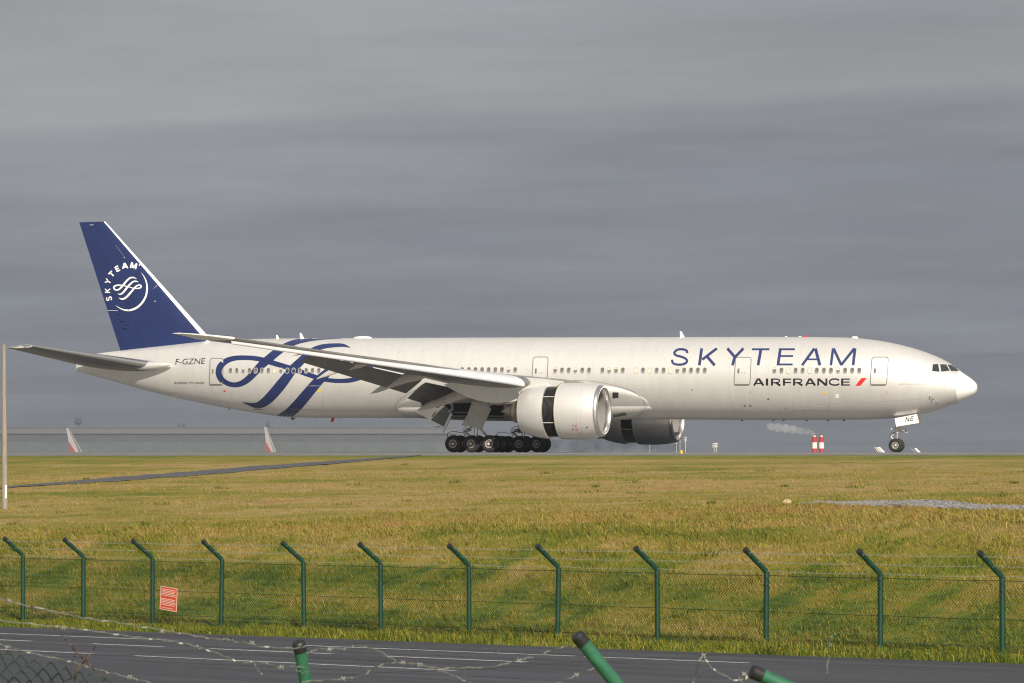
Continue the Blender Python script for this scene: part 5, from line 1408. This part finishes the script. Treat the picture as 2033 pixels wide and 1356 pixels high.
# loose stones of the gravel path
mb = MB(); n_st = 1500; k = 0
octa = [(1, 0, 0), (-1, 0, 0), (0, 1, 0), (0, -1, 0), (0, 0, 1), (0, 0, -1)]; ofc = [(0, 2, 4), (2, 1, 4), (1, 3, 4), (3, 0, 4), (2, 0, 5), (1, 2, 5), (3, 1, 5), (0, 3, 5)]
a_, b_ = GT.min(0) if False else grav_poly.min(0), grav_poly.max(0)
while k < n_st:
    p = np.array([random.uniform(a_[0], b_[0]), random.uniform(a_[1], b_[1])])
    if not in_poly(p[:1], p[1:], grav_poly)[0]: continue
    r = random.uniform(0.03, 0.085); z = float(ground_z(p[0], p[1])) + 0.05
    mb.add([(p[0] + v[0] * r * random.uniform(.6, 1.3), p[1] + v[1] * r * random.uniform(.6, 1.3), z + v[2] * r * random.uniform(.5, 1)) for v in octa], ofc); k += 1
tag(mb.build('gravel', MAT['gravel'], None, False), 'loose grey stones on the gravel path', 'gravel', kind='stuff')
gp = at(1353, 899.5, 218.0); mk = empty('runway_marker', (gp[0], gp[1], float(ground_z(gp[0], gp[1]))))
tag(mk, 'small yellow marker light at the runway edge below the far engine', 'marker')
mb = MB(); mb.tube([(0, 0, 0), (0, 0, 0.16)], 0.03, 8); mb.build('stem', MAT['line'], mk)
mb = MB(); mb.tube([(0, 0, 0.15), (0, 0, 0.20), (0, 0, 0.36), (0, 0, 0.40)], [0.07, 0.09, 0.08, 0.02], 10); mb.build('lamp_body', MAT['yellow'], mk)

# ================================================================== FAR BACKGROUND
G_FAR = -9.36
def fpt(px, py, Y): return at(px, py, Y)
# terminal
YT = 4600.0; m1 = F / YT
t0, t1 = fpt(-60, 897, YT)[0], fpt(905, 897, YT)[0]
term = empty('terminal_building', ((t0 + t1) / 2, YT, G_FAR)); tag(term, 'long low grey terminal building with dark glass band beyond the runway', 'building')
TL = t1 - t0
def tb(name, x0, x1, y0, y1, depth, mat, dy=0.0, parent=None):
    za, zb = fpt(500, y1, YT)[2], fpt(500, y0, YT)[2]
    mb = MB(); mb.box(((x0 + x1) / 2, depth / 2 + dy, (za + zb) / 2 - G_FAR), (x1 - x0, depth, zb - za)); return mb.build(name, MAT[mat], parent or term, False)
tb('lower_wall', -TL / 2, TL / 2, 878, 925, 60, 'twall'); tb('glass_band', -TL / 2, TL / 2, 861, 878, 58, 'tglass', 0.6); tb('roof_edge', -TL / 2, TL / 2, 852, 861, 64, 'tin', -3)
mb = MB(); zr = fpt(500, 852, YT)[2] - G_FAR
mb.rings([[(x, -2 + 66 * t, zr + 3.0 * math.sin(math.pi * t)) for t in np.linspace(0, 1, 12)] for x in (-TL / 2, TL / 2)], True); mb.build('vaulted_roof', MAT['tin'], term)
for k in range(34):
    x = -TL / 2 + TL * (k + 0.5) / 34; tb('pillar', x - 0.35, x + 0.35, 861, 925, 1.0, 'twall', -0.5)
rr_ = random.Random(5)
for k in range(16):
    x = -TL / 2 + TL * rr_.random(); w_ = rr_.uniform(4, 14); h_ = rr_.uniform(1.2, 3.6)
    mb = MB(); mb.box((x, 30, zr + 2.6 + h_ / 2), (w_, 8, h_)); mb.build('roof_unit', MAT['tin'], term, False)
# towers
def tower(px, y_top, wpx, Y, label, twin=False):
    k = F / Y; p = fpt(px, 897, Y); zt_ = fpt(px, y_top, Y)[2] - G_FAR; w = wpx / k
    t = empty('control_tower', (p[0], Y, G_FAR)); tag(t, label, 'tower')
    mb = MB(); mb.tube([(0, 0, 0), (0, 0, zt_ * 0.86)], [w * 0.25, w * 0.18], 14); mb.build('shaft', MAT['twall'], t)
    mb = MB(); mb.lathe([(zt_ * 0.80, w * 0.2), (zt_ * 0.85, w * 0.5), (zt_ * 0.88, w * 0.52), (zt_ * 0.89, w * 0.45)], (0, 0, 0), 'z', 16, caps=True); mb.build('gallery', MAT['tglass'], t)
    mb = MB(); mb.lathe([(zt_ * 0.89, w * 0.34), (zt_ * 0.95, w * 0.42), (zt_ * 0.96, w * 0.40), (zt_ * 0.97, w * 0.12), (zt_, w * 0.06)], (0, 0, 0), 'z', 16, caps=True); mb.build('cab', MAT['tglass'], t)
tower(155, 827, 15, 4700, 'tall control tower with a wide dark cab, left of the fuselage tail')
tower(355.5, 838, 7.5, 4700, 'left one of two short towers above the terminal roof'); tower(364.5, 838.5, 7.5, 4700, 'right one of two short towers above the terminal roof')
tower(531.5, 833, 7, 4700, 'slender pale tower behind the red and white parked tail fin')
# parked aircraft, only their fins clear the rise of the runway
def parked(px_te, px_le, px_tip0, px_tip1, y_tip, y_base, Y, label, stripes, body='white', fade=None):
    k = F / Y
    a, b = fpt(px_te, y_base, Y), fpt(px_le, y_base, Y); c, d = fpt(px_tip1, y_tip, Y), fpt(px_tip0, y_tip, Y)
    o0 = np.array([(a[0] + b[0]) / 2, Y, G_FAR]); t = empty('parked_airliner', o0.tolist()); tag(t, label, 'airplane', 'parked airliners beyond the runway')
    q = [Vector(p - o0) for p in (a, b, c, d)]
    def ext(poly, y0, th, name, mat, par):
        mb = MB(); mb.prism([p + Vector((0, y0, 0)) for p in poly], (0, th, 0)); return mb.build(name, MAT[mat], par, False)
    dwn = lambda p, r: r + (p - r) * 1.35
    ql = [dwn(q[0], q[3]), dwn(q[1], q[2]), q[2], q[3]]
    fin_ = ext(ql, -0.2, 0.4, 'tail_fin', body, t)
    for (u0, u1, mt) in stripes:
        lp = lambda u, lo, hi: lo + (hi - lo) * u
        ext([lp(u0, ql[0], ql[1]), lp(u1, ql[0], ql[1]), lp(u1, ql[3], ql[2]), lp(u0, ql[3], ql[2])], -0.26, 0.05, 'fin_stripe', mt, fin_)
    zb = min(p.z for p in ql); L_ = 36.0; R = 2.0; zc2 = zb - 4.0
    rings = []
    for s in np.linspace(0, 1, 24):
        r = R * min(1, (s / 0.28) ** 0.6 if s < 0.28 else 1) * (1 if s < 0.88 else max(0.02, math.sqrt(max(0, 1 - ((s - 0.88) / 0.12) ** 2))))
        rings.append([(ql[0].x - 2 + s * L_, r * math.cos(x), zc2 - 0.4 + (0.8 * (1 - s / 0.28) if s < 0.28 else 0) + r * math.sin(x)) for x in np.linspace(0, 2 * math.pi, 20, endpoint=False)])
    mb = MB(); mb.rings(rings); mb.build('fuselage', MAT['white'], t)
    return t
t = parked(140, 163, 131.5, 137, 850, 897, 3900, 'parked white tail fin with dark stripe and red foot, in front of the tall tower', [(0.70, 0.92, 'line')], 'rimw')  # grey used for a white fin, haze fade put into the colour
t = parked(530, 548, 524.5, 529, 848, 897, 3950, 'parked white and red tail fin under the rear fuselage', [(0.74, 0.86, 'line')], 'rimw')  # same greyed white, standing in for haze
parked(1744, 1758, 1736, 1747, 887.5, 898.5, 1450, 'parked tail fin with dark grey stripes left of the nose wheel', [(0.10, 0.28, 'line'), (0.42, 0.55, 'line')])
parked(1817, 1828, 1809, 1820, 890, 898.5, 1450, 'parked tail fin with navy stripes right of the nose wheel', [(0.08, 0.42, 'letter_navy'), (0.54, 0.62, 'letter_navy')])
for px0, px1, yy in ((138, 149, 878), (527, 539, 878)):
    pass
def red_foot(tname, px_a, px_b, px_c, y0, Y):
    o0 = np.array(tname.location); q = [Vector(fpt(x, y, Y) - o0) for x, y in ((px_a, 899), (px_b, 899), (px_c, y0), (px_c - 2.5, y0))]
    mb = MB(); mb.prism([p + Vector((0, -0.3, 0)) for p in q], (0, 0.05, 0)); f_ = [c for c in tname.children if c.name.startswith('tail_fin')][0]; mb.build('fin_stripe', MAT['chim_red'], f_, False)
par = [o for o in bpy.data.objects if o.name.startswith('parked_airliner')]
red_foot(par[0], 140.5, 151, 138.5, 879, 3900); red_foot(par[1], 530, 540, 528, 878, 3950)
# chimneys
def chimney(px, label):
    Y = 1400; k = F / Y; p = fpt(px, 897, Y); r = 5.0 / k
    t = empty('chimney', (p[0], Y, G_FAR)); tag(t, label, 'chimney', 'striped chimneys')
    zs = [fpt(px, y, Y)[2] - G_FAR for y in (867.2, 878.3, 890.2, 902)] + [0]
    for i, mt in enumerate(('chim_red', 'chim_white', 'chim_red', 'chim_white')):
        mb = MB(); mb.lathe([(zs[i], r * (1 + 0.01 * i)), (zs[i + 1], r * (1 + 0.01 * (i + 1)))], (0, 0, 0), 'z', 28, caps=(i == 0)); mb.build('band', MAT[mt], t)
    mb = MB(); mb.tube([(0, 0, zs[0]), (0, 0, zs[0] + 0.5)], r * 0.5, 12); mb.build('flue', MAT['chim_white'], t)
chimney(1617, 'left one of the two red and white striped chimneys'); chimney(1631, 'right one of the two red and white striped chimneys')
# light masts
def mast(px, y_top, Y, head, label):
    k = F / Y; p = fpt(px, 897, Y); zt_ = fpt(px, y_top, Y)[2] - G_FAR
    t = empty('light_mast', (p[0], Y, G_FAR)); tag(t, label, 'mast', 'light masts beyond the runway')
    mb = MB(); mb.tube([(0, 0, 0), (0, 0, zt_)], [0.75 / k, 0.6 / k], 8); mb.build('pole', MAT['steel'], t)
    for i in range(3 if head > 3 else 1):
        mb = MB(); mb.box((0, 0, zt_ - (1.0 + 3.2 * i) / k), (head / k, 0.5, 1.2 / k)); mb.build('lamp_bar', MAT['steel'], t, False)
mast(1290, 872, 1500, 1.5, 'single thin pale mast right of the tyre spray'); mast(1343, 873, 1500, 3.5, 'left one of three pale light masts under the far engine inlet')
mast(1350, 875, 1520, 3.0, 'middle one of three pale light masts under the far engine inlet'); mast(1361, 868, 1480, 5.0, 'right and tallest of three pale light masts under the far engine inlet')
mast(1418, 880, 1600, 8.0, 'short pale floodlight mast between far engine and chimneys'); mast(1422.5, 879, 1610, 6.0, 'second short floodlight mast, touching the one between engine and chimneys')

# ------------------------------------------------------------------ steam, spray
def vol_mat(name, dens, scale, color, thr, aniso=0.2):
    m = bpy.data.materials.new(name); m.use_nodes = True; t = m.node_tree; t.nodes.clear()
    out = t.nodes.new('ShaderNodeOutputMaterial'); pv = t.nodes.new('ShaderNodeVolumePrincipled')
    pv.inputs['Color'].default_value = (*color, 1); pv.inputs['Anisotropy'].default_value = aniso
    tcn = t.nodes.new('ShaderNodeTexCoord'); n = t.nodes.new('ShaderNodeTexNoise'); n.inputs['Scale'].default_value = scale; n.inputs['Detail'].default_value = 3
    t.links.new(tcn.outputs['Object'], n.inputs['Vector'])
    mr = t.nodes.new('ShaderNodeMapRange'); mr.inputs['From Min'].default_value = thr; mr.inputs['From Max'].default_value = thr + 0.25
    mr.inputs['To Min'].default_value = 0; mr.inputs['To Max'].default_value = dens
    t.links.new(n.outputs['Fac'], mr.inputs['Value']); t.links.new(mr.outputs[0], pv.inputs['Density']); t.links.new(pv.outputs[0], out.inputs['Volume'])
    return m
def puff_tube(name, pts, rad, mat, label, cat):
    C = catmull(pts, 26); R = catmull(np.column_stack([rad, rad]), 26)[:, 0]; o0 = C[0]
    mb = MB(); mb.tube([Vector(p - o0) for p in C], [max(0.05, r) * (1 + 0.22 * math.sin(i * 1.9)) for i, r in enumerate(R)], 14)
    o = mb.build(name, mat); o.location = o0.tolist(); tag(o, label, cat, kind='stuff'); return o
k = F / 1400
steam_pts = [fpt(px, py, 1400) for px, py in ((1617, 866), (1612, 860), (1600, 857), (1580, 853.5), (1560, 851), (1540, 848.5), (1522, 846))]
puff_tube('steam', steam_pts, [3.5 / k, 5 / k, 6 / k, 7.5 / k, 8.5 / k, 8 / k, 6 / k], vol_mat('steam_volume', 0.20, 0.22, (0.98, 0.97, 0.96), 0.28, -0.2), 'pale steam plume drifting left from the striped chimneys', 'steam')
def Wp(x, y, z):
    return np.array([XN + CP * x + SP * y, YN - SP * x + CP * y, z])
sp = [Wp(-38.0, 6.6, 0.45), Wp(-34.5, 6.6, 0.5), Wp(-31, 6.9, 0.75), Wp(-28.5, 7.3, 0.95), Wp(-26, 7.8, 0.65), Wp(-24, 8.0, 0.3)]
puff_tube('tyre_spray', sp, [0.3, 0.55, 0.85, 0.95, 0.7, 0.2], vol_mat('spray_volume', 0.4, 0.9, (0.85, 0.86, 0.88), 0.38), 'grey mist of spray blown forward under the far engine', 'spray')

# ------------------------------------------------------------------ haze
hz = bpy.data.materials.new('haze_volume'); hz.use_nodes = True; t = hz.node_tree; t.nodes.clear()
out = t.nodes.new('ShaderNodeOutputMaterial'); pv = t.nodes.new('ShaderNodeVolumePrincipled')
pv.inputs['Color'].default_value = (0.66, 0.72, 0.80, 1); pv.inputs['Anisotropy'].default_value = 0.45; pv.inputs['Density'].default_value = 0.00021
t.links.new(pv.outputs[0], out.inputs['Volume'])
mb = MB(); mb.box((0, 2400, 26), (4400, 6000, 80)); h = mb.build('haze', hz, None, False); tag(h, 'thin pale haze over the airfield', 'haze', kind='stuff')
